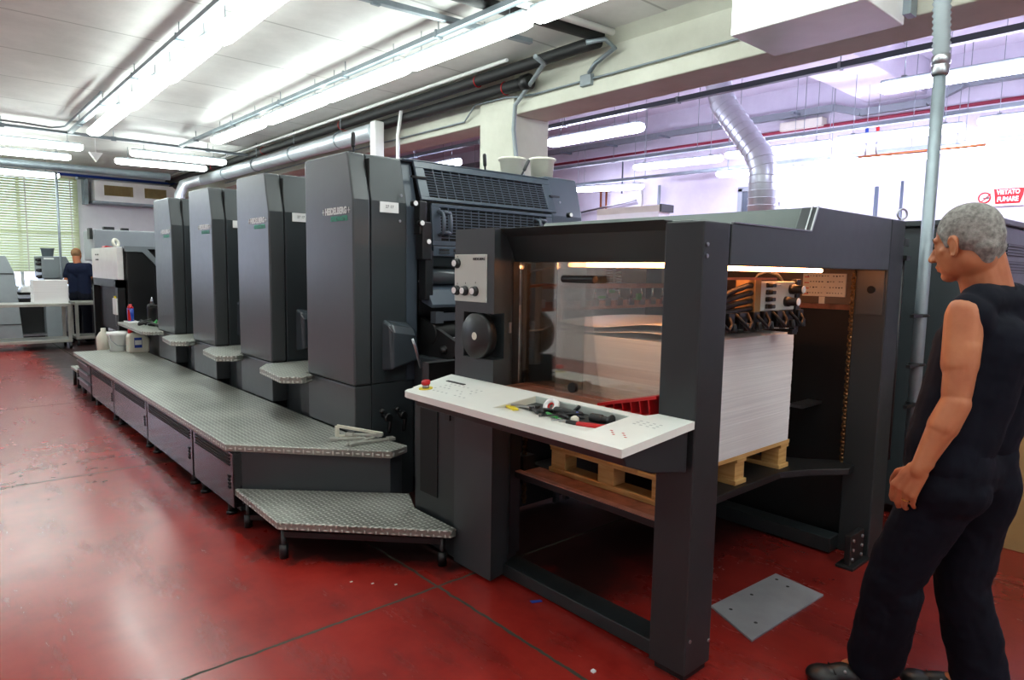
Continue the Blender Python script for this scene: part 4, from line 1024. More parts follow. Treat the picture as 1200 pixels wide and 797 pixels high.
m = MB(); m.tube([(2.55, 2.5, 1.56), (2.55, 2.5, 1.30), (2.55, 2.5, 1.23)], .012, 12); m.tube([(2.55, 2.5, 1.50), (2.55, 2.5, 1.38)], .018, 12); m.build('copper_pipe', 'copper', dl)
m = MB(); m.tube([(2.30, 2.50, 1.02), (2.30, 2.50, 1.40), (2.31, 2.49, 1.42), (2.36, 2.44, 1.43), (2.42, 2.38, 1.425), (2.46, 2.34, 1.44), (2.47, 2.32, 1.46)], .008, 10); m.build('copper_pipe', 'copper', dl)
m = MB(); m.tube([(2.22, 2.66, 1.50), (2.27, 2.6, 1.46), (2.36, 2.5, 1.50), (2.45, 2.4, 1.53)], .005, 8); m.tube([(2.2, 2.62, 1.23), (2.26, 2.5, 1.19), (2.36, 2.44, 1.20), (2.4, 2.42, 1.22)], .006, 8); m.tube([(2.22, 2.66, 1.3), (2.4, 2.6, 1.52)], .006, 8); m.build('cables', 'steel', dl)
m = MB(); m.box(2.19, 2.44, 1.0, 2.25, 2.6, 1.54); m.box(2.42, 2.56, 1.0, 2.47, 2.6, 1.56); m.build('inner_frame', 'midgrey', dl)
m = MB(); m.box(3.2, 2.70, 1.37, 3.24, 2.72, 1.39); m.box(2.95, 2.57, 1.345, 3.0, 2.585, 1.36); m.box(3.3, 2.57, 1.33, 3.34, 2.585, 1.37); m.build('green_tag', 'green', dl)
def chain(x, y, z0, z1, name='lifting_chain', axis='y'):
    m = MB(); n = int((z1 - z0) / .022)
    for i in range(n):
        z = z0 + i * .022; w_ = .012 if i % 2 else .007
        m.cyl((x, y - w_, z + .01), (x, y + w_, z + .01), .0085, seg=8)
        m.box(x - .006, y - w_, z, x + .006, y - w_ + .004, z + .024); m.box(x - .006, y + w_ - .004, z, x + .006, y + w_, z + .024)
    return m.build(name, 'chainmetal', dl)
chain(2.27, 2.455, .30, 1.54); chain(3.70, 1.455, .48, 1.53); chain(2.27, 2.72, .3, 1.5)
m = MB(); m.box(2.23, 2.42, .42, 2.31, 2.49, .56); m.build('chain_anchor', 'dark', dl)
m = MB(); m.box(3.682, 1.30, 1.30, 3.69, 1.43, 1.525)
m.build('chain_plate', 'graphite', dl)
m = MB(); m.lathe((3.681, 1.36, 1.43), [(.02, 0), (.02, .004)], (-1, 0, 0), 16)
m.build('bearing_hole', 'gap', dl)
m = MB(); m.box(3.72, 1.46, 1.345, 3.788, 2.7, 1.54); m.build('back_plate', 'backplate', dl)
st = MB(); st.box(3.712, 1.50, 1.385, 3.72, 1.735, 1.51)
rr = random.Random(3)
for r in range(4):
    for c in range(14):
        if rr.random() < .25: continue
        y = 1.725 - c * .0155; z = 1.497 - r * .031
        st.box(3.711, y - rr.uniform(.004, .010), z - .004 * rr.random() - .001, 3.713, y, z + .002, mi=1)
    st.box(3.7108, 1.700, 1.487 - r * .031, 3.713, 1.726, 1.492 - r * .031, mi=2)
st.build('instruction_sticker', ['offwhite', 'ink', 'red'], dl, label='lit instruction sticker with rows of small symbols')
m = MB(); m.box(3.712, 1.61, 1.345, 3.72, 1.64, 1.383); m.build('tag', 'offwhite', dl)
m = MB(); m.box(3.55, 1.62, .775, 3.79, 1.70, .79); m.build('white_stop', 'steel', dl)
# blower control box with hoses
bx_ = MB(); bx_.box(2.80, 1.50, 1.335, 3.148, 1.58, 1.468); bxo = bx_.build('blower_box', 'panelwhite', dl, bevel=.003, label='white blower control box with black knobs')
m = MB(); m.box(2.75, 1.495, 1.33, 2.80, 1.59, 1.475); m.build('manifold', 'cardboard', bxo)
for k in range(4):
    z = 1.453 - k * .032
    m = MB(); m.box(2.86, 1.47, z - .010, 2.895, 1.50, z + .008); m.box(2.85, 1.49, z - .012, 2.905, 1.50, z + .010); m.build('knob', 'black', bxo, bevel=.004)
for x, z in ((3.09, 1.432), (3.045, 1.375)):
    m = MB(); m.lathe((x, 1.50, z), [(.024, 0), (.024, .02), (.020, .024), (.020, .06)], (0, -1, 0), 20); k_ = m.build('knob', 'black', bxo)
    m = MB(); m.lathe((x, 1.439, z), [(.018, 0), (.017, .003)], (0, -1, 0), 18); m.build('knob_cap', 'white', k_)
text('HEIDELBERG', .011, (2.965, 1.499, 1.452), (1, 0, 0), (0, 0, 1), 'greyink', bxo, 'panel_lettering')
for k in range(4):
    z = 1.452 - k * .034
    m = MB(); m.tube([(2.79, 1.52, z), (2.70, 1.51, z - .004), (2.55, 1.50, z - .03 + .006 * k), (2.4, 1.50, 1.37 - .01 * k), (2.25, 1.52, 1.36 - .012 * k)], .0125, 12); m.build('hose', 'rubber', bxo)
m = MB(); m.tube([(2.85, 1.56, 1.47), (2.88, 1.56, 1.50), (2.97, 1.56, 1.515), (3.07, 1.56, 1.50), (3.12, 1.56, 1.47)], .008, 10); m.build('hose', 'rubber', bxo)
m = MB(); m.box(2.35, 1.50, 1.475, 2.95, 1.52, 1.485); m.build('rod', 'copper', bxo)
sb = MB()
for i in range(9):
    x = 2.30 + i * .104; sb.box(x, 1.475 + .01 * (i % 2), 1.262 - .004 * (i % 3), x + .05 + .02 * (i % 2), 1.58, 1.335)
    sb.cyl((x + .03, 1.47, 1.29), (x + .03, 1.465, 1.255), .014, seg=10)
sb.box(2.25, 1.52, 1.31, 3.25, 1.56, 1.34); sb.box(3.13, 1.49, 1.225, 3.17, 1.52, 1.48); sb.box(3.10, 1.485, 1.215, 3.15, 1.51, 1.24)
sbo = sb.build('sheet_brake', 'black', dl, bevel=.003)
for k in range(5):
    x = 2.42 + k * .16
    m = MB(); m.tube([(x, 1.49, 1.33), (x + .01, 1.46, 1.30), (x + .05, 1.45, 1.265), (x + .09, 1.46, 1.29), (x + .10, 1.49, 1.33)], .008, 8); m.build('hose', 'rubber', sbo)
# pile lift platform with arm, side bar
m = MB(); m.prism([(2.35, 1.575), (3.25, 1.575), (3.42, 1.50), (3.60, 1.375), (3.74, 1.39), (3.74, 1.47), (3.60, 1.62), (3.50, 1.80), (3.50, 2.5), (2.35, 2.5)], 'z', .455, .49); lp = m.build('lift_platform', 'dark', dl, bevel=.004)
m = MB(); m.box(2.215, 1.59, .452, 2.345, 2.42, .489); m.build('worn_board', 'rust', lp, bevel=.003)
m = MB(); m.box(2.13, 1.445, .485, 2.17, 2.43, .515); sbr = m.build('side_bar', 'dark', dl, bevel=.003)
m = MB(); m.box(2.132, 1.45, .514, 2.165, 2.42, .519); m.build('worn_top', 'wornedge', sbr)
m = MB(); m.box(3.49, 1.30, 0, 3.66, 1.33, .17); m.box(3.46, 1.27, 0, 3.69, 1.36, .015); fb = m.build('foot_bracket', 'dark', dl, bevel=.003)
for x in (3.52, 3.63):
    for z in (.04, .09, .14):
        m = MB(); m.lathe((x, 1.30, z), [(.009, 0), (.009, .008)], (0, -1, 0), 8); m.build('bolt', 'steel', fb)
m = MB(); m.torus((3.86, 1.30, 1.825), .026, .0055, (.6, .8, 0), 24, 8); m.cyl((3.86, 1.30, 1.785), (3.86, 1.30, 1.80), .008, seg=8); m.build('lifting_eye', 'steel', dl)
m = MB(); m.cyl((3.915, 1.30, .5), (3.915, 1.30, 1.60), .012, seg=10); m.box(3.88, 1.285, 1.66, 3.95, 1.35, 1.70); m.box(3.88, 1.27, 1.585, 3.94, 1.31, 1.61); m.build('guide_rod', 'black', dl)
m = MB(); m.box(3.88, 1.33, .05, 3.96, 2.9, 1.68); m.build('side_guard', 'dark', dl, bevel=.004)

# console
def tilt(m):
    for v in m.v: v.z += (v.x - 1.6) * .0875
    return m
cs = MB()
def rr_slab(pts, z0, z1): cs.prism(pts, 'z', z0, z1)
cs = MB()
rr_slab([(1.60, 1.285), (1.668, 1.285), (1.668, 2.56), (1.63, 2.56), (1.607, 2.545), (1.60, 2.52)], .922, .95)
rr_slab([(1.908, 1.285), (1.995, 1.285), (1.995, 1.44), (1.948, 1.46), (1.948, 2.655), (1.908, 2.645)], .922, .95)
rr_slab([(1.668, 1.285), (1.908, 1.285), (1.908, 1.50), (1.668, 1.50)], .922, .95)
rr_slab([(1.668, 2.0), (1.908, 2.0), (1.908, 2.645), (1.668, 2.575)], .922, .95)
con = tilt(cs).build('console', 'whitepaint', dl, label='white sloping operator console')
m = MB(); m.prism([(1.625, .924), (1.98, .955), (1.98, .80), (1.78, .835), (1.64, .885)], 'y', 1.30, 2.50); m.prism([(1.70, .93), (1.98, .955), (1.98, .86), (1.74, .89)], 'y', 2.50, 2.62); m.build('console_body', 'frame', con, bevel=.004)
m = MB()
m._a([(1.668, 1.50, .9555), (1.908, 1.50, .925), (1.908, 2.0, .925), (1.668, 2.0, .9555), (1.668, 1.50, .9535), (1.908, 1.50, .92), (1.908, 2.0, .92), (1.668, 2.0, .9535)], [(0, 1, 2, 3), (7, 6, 5, 4), (0, 4, 5, 1), (1, 5, 6, 2), (2, 6, 7, 3), (3, 7, 4, 0)])
m.build('tray_floor', 'whitepaint', con)
m = MB(); m.box(1.904, 1.5, .92, 1.908, 2.0, .975); m.build('tray_back', 'trayin', con)
m = MB(); m.prism([(1.67, .954), (1.906, .975), (1.906, .925)], 'y', 1.996, 2.0); m.build('tray_end', 'offwhite', con); m = MB(); m.prism([(1.67, .954), (1.906, .975), (1.906, .925)], 'y', 1.5, 1.503); m.build('tray_end', 'offwhite', con)
es = tilt(MB().cyl((1.69, 2.50, .95), (1.69, 2.50, .953), .032, seg=28)).build('stop_plate', 'yellow', con, label='yellow stop plate')
m = tilt(MB().lathe((1.69, 2.50, .953), [(.016, 0), (.016, .014)], (0, 0, 1), 20)); m.build('stop_collar', 'steel', es)
m = tilt(MB().lathe((1.69, 2.50, .967), [(.014, 0), (.020, .003), (.021, .016), (.016, .022)], (0, 0, 1), 24)); m.build('emergency_stop', 'red', es, label='red emergency stop button')
m = MB(); m.box(1.835, 2.41, .9502, 1.85, 2.545, .953); tilt(m).build('display_slot', 'ink', con)
m = MB(); rr = random.Random(5)
for i in range(9):
    for j in range(5):
        if rr.random() < .45: continue
        x = 1.69 + j * .030; y = 2.47 - i * .032
        m.box(x, y, .9501, x + .009, y + .010, .9506)
tilt(m).build('key_print', 'greyink', con)
m = MB()
for i in range(4):
    for j in range(3):
        m.box(1.84 + j * .02, 1.34 + i * .028, .9501, 1.847 + j * .02, 1.352 + i * .028, .9506)
tilt(m).build('key_print', 'greyink', con)
m = MB()
for i in range(6): m.box(1.70 + (i % 3) * .015, 1.35 + i * .017, .9501, 1.706 + (i % 3) * .015, 1.36 + i * .017, .9506)
tilt(m).build('red_print', 'red', con)

# ------------------------------------------------------------------ tools in the console tray
def tz(x, y): return .9555 - (x - 1.668) * .127 + .001
def tool(name, mt, label, cat, fn, group='tools in the console tray'):
    m = MB(); fn(m); return tag(m.build(name, mt, bevel=.0015), label, cat, group)
t = thing('tape_roll', 'roll of white tape with red core among the console tools', 'tape roll', (1.86, 1.90, .94))
m = MB(); z = tz(1.86, 1.85) + .028
m.torus((1.86, 1.86, z), .026, .012, (-.75, -.1, .55), 26, 10); m.build('tape', 'white', t)
m = MB(); m.torus((1.86, 1.86, z), .014, .005, (-.75, -.1, .55), 22, 8); m.build('core', 'red', t)
t = thing('utility_knife', 'red and black utility knife at the near end of the console tray', 'knife', (1.79, 1.61, .94))
m = MB(); z = tz(1.78, 1.6) + .010
m.bar((1.745, 1.615, z), (1.80, 1.515, z - .004), .022, .014); m.build('red_handle', 'red', t, bevel=.004)
m = MB(); m.bar((1.735, 1.655, z), (1.748, 1.610, z), .020, .015); m.build('black_grip', 'black', t, bevel=.004)
m = MB(); m.bar((1.728, 1.685, z - .003), (1.737, 1.65, z - .002), .010, .002); m.build('blade', 'steel', t)
def pl(m, x, y, a_, L, w_=.012):
    z = tz(x, y) + .012; d = Vector((math.cos(a_), math.sin(a_), 0)); s = Vector((-d.y, d.x, 0)); c = Vector((x, y, z))
    m.cap(c - d * L * .1, c - d * L * .6 + s * w_, w_ * .55, w_ * .7, 8); m.cap(c - d * L * .1, c - d * L * .6 - s * w_, w_ * .55, w_ * .7, 8)
    m.cyl(c - Vector((0, 0, .008)), c + Vector((0, 0, .008)), w_ * .9, seg=12); m.cap(c, c + d * L * .35, w_ * .7, w_ * .3, 8)
tool('pliers', 'black', 'black pliers lying left of the tape roll in the console tray', 'pliers', lambda m: pl(m, 1.79, 1.90, 1.3, .12))
tool('pliers', 'black', 'large black pliers in the middle of the console tray', 'pliers', lambda m: pl(m, 1.82, 1.76, -1.9, .15, .016))
tool('pliers', 'black', 'black pliers just right of the tape roll in the console tray', 'pliers', lambda m: pl(m, 1.86, 1.79, -1.2, .13, .014))
tool('tape_measure', 'yellow', 'yellow strip at the far left end of the console tray', 'tape measure', lambda m: m.obox((1.735, 1.955, tz(1.735, 1.95) + .006), (.012, .035, 0), (.012, -.004, 0), (0, 0, .004)))
tool('wrench', 'steel', 'small steel and black spanner at the left end of the console tray', 'spanner', lambda m: (m.bar((1.74, 1.97, tz(1.74, 1.97) + .016), (1.80, 1.91, tz(1.8, 1.9) + .016), .012, .008), m.cyl((1.80, 1.91, tz(1.8, 1.9) + .006), (1.80, 1.91, tz(1.8, 1.9) + .022), .013, seg=12)))
tool('hex_key', 'black', 'long thin black key sticking out toward the front of the console tray', 'hex key', lambda m: m.tube([(1.70, 1.765, tz(1.7, 1.7) + .006), (1.80, 1.68, tz(1.8, 1.7) + .03), (1.83, 1.67, tz(1.83, 1.7) + .03)], .0035, 8))
tool('screwdriver', 'green', 'green handled screwdriver under the black pliers in the console tray', 'screwdriver', lambda m: (m.cap((1.78, 1.80, tz(1.78, 1.8) + .009), (1.75, 1.72, tz(1.75, 1.7) + .009), .008, .006, 8), m.cyl((1.75, 1.72, tz(1.75, 1.7) + .008), (1.735, 1.68, tz(1.7, 1.7) + .006), .002, seg=6)))
tool('eye_loupe', 'black', 'black cylindrical loupe with flared end in the console tray', 'magnifier', lambda m: m.lathe((1.85, 1.64, tz(1.85, 1.64) + .022), [(.016, 0), (.018, .01), (.018, .05), (.014, .055), (.013, .075), (.024, .09), (.024, .095)], (.15, -1, 0), 18))
tool('loose_cap', 'offwhite', 'small cream cap beside the red and black knife', 'cap', lambda m: m.lathe((1.79, 1.665, tz(1.79, 1.66)), [(.017, 0), (.015, .018), (.006, .024)]))
tool('clip', 'black', 'small black clip in the right corner of the console tray', 'clip', lambda m: m.obox((1.875, 1.53, tz(1.87, 1.53) + .010), (.008, .01, 0), (-.01, .008, 0), (0, 0, .012)))
tool('cable_tie', 'blue', 'small blue clip among the tools of the console tray', 'clip', lambda m: m.cap((1.84, 1.70, tz(1.84, 1.7) + .03), (1.82, 1.675, tz(1.82, 1.67) + .028), .005, .004, 8))
tool('socket_wrench', 'black', 'black cylinder handled wrench behind the long thin key in the console tray', 'wrench', lambda m: (m.cap((1.83, 1.80, tz(1.83, 1.8) + .022), (1.86, 1.70, tz(1.86, 1.7) + .022), .015, .012, 12), m.cyl((1.83, 1.80, tz(1.83, 1.8) + .02), (1.81, 1.86, tz(1.81, 1.86) + .016), .007, seg=10)))
tool('scissors', 'black', 'small black scissors at the front of the console tray', 'scissors', lambda m: (m.torus((1.76, 1.79, tz(1.76, 1.79) + .006), .013, .004, (0, 0, 1), 18, 6), m.torus((1.785, 1.81, tz(1.785, 1.81) + .006), .013, .004, (0, 0, 1), 18, 6), m.bar((1.77, 1.78, tz(1.77, 1.78) + .006), (1.765, 1.70, tz(1.765, 1.7) + .006), .008, .003), m.bar((1.78, 1.79, tz(1.78, 1.79) + .009), (1.775, 1.70, tz(1.775, 1.7) + .009), .008, .003)))
tool('marker_pen', 'black', 'black marker pen beside the tape roll in the console tray', 'pen', lambda m: m.cap((1.88, 1.95, tz(1.88, 1.95) + .012), (1.83, 1.92, tz(1.83, 1.92) + .012), .008, .009, 10))
tool('clamp', 'black', 'black grip standing up at the middle of the console tray', 'clamp', lambda m: (m.cap((1.86, 1.75, tz(1.86, 1.75) + .012), (1.87, 1.72, tz(1.87, 1.72) + .048), .010, .008, 10), m.cap((1.86, 1.75, tz(1.86, 1.75) + .012), (1.85, 1.68, tz(1.85, 1.68) + .012), .011, .009, 10)))
tool('hex_key', 'steel', 'small steel key next to the knife blade in the console tray', 'hex key', lambda m: m.tube([(1.70, 1.70, tz(1.70, 1.7) + .004), (1.76, 1.69, tz(1.76, 1.69) + .004), (1.765, 1.67, tz(1.765, 1.67) + .004)], .0028, 6))
# red ribbed rack behind the console
rb = thing('red_wedge', 'red ribbed plastic wedge standing on the sill by the near post', 'plastic wedge', (2.05, 1.62, .956))
m = MB(); m.prism([(1.72, .957), (1.455, .957), (1.455, .966), (1.72, .966)], 'x', 2.0, 2.10); m.prism([(1.74, .964), (1.455, 1.036), (1.455, 1.048), (1.74, .976)], 'x', 2.0, 2.10)
m.build('plates', 'red', rb)
m = MB()
for i in range(6):
    y = 1.69 - i * .042; h = .966 + (1.74 - y) * .25
    m.bar((2.05, y, .962), (2.05, y + .012, h + .002), .098, .006, up=(0, 1, 0))
m.build('ribs', 'red', rb)

# ------------------------------------------------------------------ pallet and paper
pa = thing('wooden_pallet', 'pale wooden pallet under the white paper stack in the delivery', 'pallet', (2.85, 1.96, .49))
for y in (1.60, 1.78, 1.96, 2.14, 2.25):
    m = MB(); m.box(2.33, y, .618, 3.38, y + .085, .638); m.build('top_board', 'wood', pa, bevel=.002)
for x in (2.335, 2.86, 3.29):
    for y in (1.61, 1.92, 2.23):
        m = MB(); m.box(x, y, .515, x + .085, y + .095, .60); m.build('block', 'wood', pa, bevel=.002)
    m = MB(); m.box(x, 1.60, .60, x + .085, 2.335, .618); m.build('stringer_board', 'wood', pa, bevel=.002)
    m = MB(); m.box(x - .008, 1.60, .491, x + .093, 2.335, .514); m.build('bottom_board', 'wood', pa, bevel=.002)
ps = MB(); rr = random.Random(11); z = .639
while z < 1.20:
    h = rr.uniform(.012, .03); dx, dy = rr.uniform(-.0008, .0008), rr.uniform(-.0008, .0008)
    ps.box(2.35 + dx, 1.60 + dy, z, 3.36 + dx, 2.325 + dy, min(z + h, 1.205)); z += h
tag(ps.build('paper_stack', 'paper'), 'tall stack of white sheets on the pallet inside the delivery', 'paper stack')
# curling sheets dropping on the pile
def sheet(z0, amp, ph, lab, dx=0):
    m = MB(); nx, ny = 26, 20; vs = []
    for j in range(ny + 1):
        for i in range(nx + 1):
            x = 2.35 + dx + 1.0 * i / nx; y = 1.62 + .70 * j / ny; u, v = i / nx, j / ny
            z = z0 + amp * (math.sin(u * 3.1 + ph) * .5 + .5) * (1 - .35 * v) + .35 * amp * math.sin(v * 6 + u * 2.5 + ph)
            vs.append((x, y, z))
    k = len(vs); vs2 = vs + [(x, y, z - .0015) for x, y, z in vs]; fs = []
    for j in range(ny):
        for i in range(nx):
            a_ = j * (nx + 1) + i; fs.append((a_, a_ + 1, a_ + nx + 2, a_ + nx + 1)); fs.append((k + a_, k + a_ + nx + 1, k + a_ + nx + 2, k + a_ + 1))
    rim = [i for i in range(nx + 1)] + [j * (nx + 1) + nx for j in range(1, ny + 1)] + [ny * (nx + 1) + i for i in range(nx - 1, -1, -1)] + [j * (nx + 1) for j in range(ny - 1, 0, -1)]
    for a_, b_ in zip(rim, rim[1:] + rim[:1]): fs.append((a_, k + a_, k + b_, b_))
    m._a(vs2, fs, True); return tag(m.build('paper_sheet', 'sheet'), lab, 'sheet of paper', 'curling sheets over the paper stack')
sheet(1.212, .028, .3, 'lower curling white sheet resting on the paper stack')
sheet(1.232, .040, .6, 'upper curling white sheet settling over the paper stack', .004)

# steel plate and litter on the floor
m = MB(); m.prism([(2.582, 1.537), (3.123, 1.507), (3.086, 1.253), (2.459, 1.27)], 'z', .001, .010); spl = m.build('steel_plate', 'plate', bevel=.001)
tag(spl, 'loose steel plate with small holes lying on the red floor', 'metal plate')
for x, y in ((2.62, 1.46), (2.82, 1.47), (3.03, 1.40), (3.06, 1.47), (2.60, 1.33)):
    m = MB(); m.cyl((x, y, .0098), (x, y, .0108), .008, seg=14); m.build('hole', 'gap', spl)
m = MB(); m.prism([(1.985, 2.08), (2.03, 2.06), (2.035, 2.075), (1.99, 2.10)], 'z', .001, .004); tag(m.build('blue_tape', 'blue'), 'scrap of blue tape on the floor beside the delivery rail', 'litter')
m = MB(); m.box(1.80, 1.545, .001, 1.815, 1.56, .008); tag(m.build('paper_scrap', 'white'), 'tiny white scrap by the floor joint near the front post', 'litter')
m = MB(); m.box(2.02, 1.85, .001, 2.03, 1.862, .005)
for k, (x, y) in enumerate(((1.52, 2.70), (1.60, 2.62), (1.45, 2.78))):
    m = MB(); m.box(x, y, .001, x + .012, y + .008, .003); tag(m.build('paper_scrap', 'offwhite'), 'tiny pale scrap on the red floor left of the joint crossing', 'litter', 'scraps by the joint crossing')

# ------------------------------------------------------------------ second press, carts and far end
s2 = thing('second_press', 'light grey press unit at the left edge beneath the green blind', 'printing press', (.4, 16.1, 0))
m = MB(); m.prism([(-.9, 0.0), (1.36, .0), (1.28, 1.30), (1.16, 1.62), (-.9, 1.62)], 'y', 15.5, 16.7); m.build('housing', 'lightgrey', s2, bevel=.01)
m = MB(); m.box(-.9, 15.49, .34, 1.34, 15.5, .35); m.build('joint', 'dark', s2)
m = MB(); m.box(.96, 15.49, 1.28, 1.26, 15.5, 1.30); m.build('badge', 'ink', s2)
s3 = thing('second_press', 'mid grey box shaped press unit left of the far worker with a pot on top', 'printing press', (1.9, 16.1, 0))
m = MB(); m.prism([(1.70, 1.21), (2.18, 1.21), (2.18, 1.45), (2.10, 1.63), (1.70, 1.63)], 'y', 15.5, 16.6); m.build('upper_housing', 'midgrey', s3, bevel=.008)
m = MB(); m.box(1.74, 15.6, 0, 2.05, 16.6, 1.21); m.build('lower_housing', 'lightgrey', s3, bevel=.008)
m = MB(); m.box(1.36, 15.9, .05, 1.74, 16.6, .80); m.box(1.36, 15.85, .88, 1.7, 16.5, .93); m.build('dark_base', 'dark', s3)
m = MB(); m.box(1.36, 15.6, .10, 1.74, 15.9, .14); m.build('foot_bar', 'steel', s3)
for z in (1.24, 1.36, 1.48, 1.56):
    m = MB(); m.lathe((1.70, 15.55, z), [(.035, 0), (.035, .05), (.02, .09)], (-1, 0, 0), 12); m.build('knob', 'black', s3)
m = MB(); m.box(1.74, 15.49, 1.57, 1.9, 15.5, 1.60); m.build('light_strip', 'letter', s3)
m = MB(); m.box(2.05, 15.49, 1.28, 2.15, 15.5, 1.30); m.build('badge', 'ink', s3)
m = MB(); m.lathe((1.84, 15.8, 1.63), [(.09, 0), (.11, .14), (.12, .145), (.12, .16), (.1, .16)]); tag(m.build('ink_pot', 'galv'), 'small grey pot on the box shaped press unit by the blind', 'pot')
m = MB(); m.prism([(1.36, .93), (1.68, .93), (1.68, 1.02), (1.55, 1.07), (1.40, 1.05)], 'y', 15.7, 16.2); tag(m.build('white_tray', 'white', bevel=.02), 'white curved tray low between the two grey press units', 'tray')
s4 = thing('second_press', 'low black press base beyond the far worker with white trays', 'printing press', (3.0, 16.2, 0))
m = MB(); m.box(2.3, 15.9, 0, 4.3, 16.8, .98); m.build('base', 'dark', s4, bevel=.01)
m = MB(); m.box(2.9, 15.86, .05, 2.92, 15.9, .95); m.box(3.25, 15.86, .05, 3.27, 15.9, .95); m.build('panel_joint', 'gap', s4)
m = MB(); m.prism([(2.9, 1.08), (3.2, 1.08), (3.22, 1.0), (2.95, 1.0)], 'y', 15.7, 16.1); m.box(2.72, 15.8, 1.0, 2.85, 16.0, 1.03); m.build('white_tray', 'white', s4)
m = MB(); m.box(2.3, 16.2, 1.0, 4.3, 16.8, 1.35); m.tube([(2.9, 15.9, 1.3), (3.0, 15.8, 1.42), (3.2, 15.8, 1.4)], .04, 8); m.build('ink_rollers', 'black', s4, bevel=.02)
m = MB(); m.box(2.82, 15.86, .12, 2.98, 15.88, .18); m.build('white_label', 'white', s4)
def cart(x0, x1, y0, y1, lab, zt=.80):
    t = thing('work_table', lab, 'table', ((x0 + x1) / 2, (y0 + y1) / 2, 0), 'steel work tables at the far end')
    m = MB(); m.box(x0, y0, zt - .05, x1, y1, zt); m.build('table_top', 'alu', t, bevel=.004)
    m = MB(); m.box(x0, y0, .12, x1, y1, .17); m.build('lower_shelf', 'alu', t, bevel=.004)
    for x in (x0 + .03, x1 - .03):
        for y in (y0 + .03, y1 - .03):
            l = MB(); l.box(x - .025, y - .025, .12, x + .025, y + .025, zt - .05); lo_ = l.build('leg', 'alu', t)
            l = MB(); l.cyl((x - .02, y, .055), (x + .02, y, .055), .055, seg=16); l.build('castor', 'black', lo_)
    return t
cart(-1.0, 1.92, 13.9, 14.6, 'long pale steel work table at far left carrying the white paper stack')
cart(2.03, 3.3, 14.3, 14.95, 'pale steel work table in front of the far worker')
ps = MB(); z = .801; rr = random.Random(4)
while z < 1.2:
    h = rr.uniform(.02, .05); ps.box(1.40 + rr.uniform(-.004, .004), 14.0, z, 1.90 + rr.uniform(-.004, .004), 14.45, min(1.215, z + h)); z += h
tag(ps.build('paper_stack', 'paper'), 'white paper stack on the far left work table', 'paper stack')
m = MB(); m.box(2.6, 14.4, .171, 3.2, 14.9, .19); tag(m.build('paper_pad', 'white'), 'flat white sheets on the lower shelf of the far table', 'sheet of paper')

# ------------------------------------------------------------------ people
def V(*a): return Vector(a)
def ell(m, c, f, l, u, rf, rl, ru, seg=24, rings=16):
    R = Matrix((f, l, u)).transposed(); m.sphere(c, (rf, rl, ru), seg, rings, R=R)
def finish(m, name, mt, parent, voxel, it=5, label=None, disp=0):
    o = m.build(name, mt, parent); smooth_remesh(o, voxel, it)
    if disp:
        tx = bpy.data.textures.new('folds', 'CLOUDS'); tx.noise_scale = .11; tx.noise_depth = 2
        d = o.modifiers.new('Folds', 'DISPLACE'); d.texture = tx; d.strength = disp; d.mid_level = .5; d.texture_coords = 'GLOBAL'
    if label: o['label'] = label
    return o
def head(m, c, F, L, U, s=1.0):
    """skull, face and ears as closed shapes"""
    P = lambda f, l, u: c + F * f * s + L * l * s + U * u * s
    ell(m, P(-.010, 0, .028), F, L, U, .096 * s, .076 * s, .092 * s)           # cranium
    ell(m, P(.028, 0, -.030), F, L, U, .068 * s, .064 * s, .090 * s)           # face
    ell(m, P(.030, 0, -.075), F, L, U, .058 * s, .054 * s, .045 * s)           # jaw
    ell(m, P(.062, 0, -.106), F, L, U, .026 * s, .028 * s, .020 * s)           # chin
    ell(m, P(-.012, 0, -.055), F, L, U, .072 * s, .062 * s, .072 * s)          # nape and jaw angle
    m.cap(P(.088, 0, .004), P(.114, 0, -.040), .009 * s, .013 * s, 10)         # nose
    m.sphere(P(.104, .010, -.044), .010 * s, 10, 8); m.sphere(P(.104, -.010, -.044), .010 * s, 10, 8)
    for e in (-1, 1):
        m.cap(P(.084, e * .010, .018), P(.072, e * .042, .016), .013 * s, .011 * s, 10)   # brow
        m.sphere(P(.074, e * .030, -.004), .0135 * s, 12, 8)                               # eyelid
        m.cap(P(.072, e * .028, -.034), P(.045, e * .054, -.024), .016 * s, .014 * s, 10)  # cheekbone
        fa = (F * .93 - L * e * .36).normalized(); la = U.cross(fa).normalized()
        ec = P(.006, e * .074, -.018)
        ell(m, ec, fa, la, U, .017 * s, .0055 * s, .028 * s, 14, 10)                       # ear
        rim = [ec + fa * (.018 * math.cos(t)) * s + U * (.031 * math.sin(t)) * s + la * 0 + L * e * .004 * s for t in [math.radians(q) for q in range(20, 290, 18)]]
        m.tube(rim, .0048 * s, 8)
        m.sphere(ec - U * .027 * s + fa * .006 * s + L * e * .003 * s, .0075 * s, 10, 8)   # lobe
    m.cap(P(.090, -.016, -.070), P(.090, .016, -.070), .008 * s, .008 * s, 10)             # upper lip
    m.cap(P(.087, -.013, -.081), P(.087, .013, -.081), .008 * s, .008 * s, 10)             # lower lip
    return P
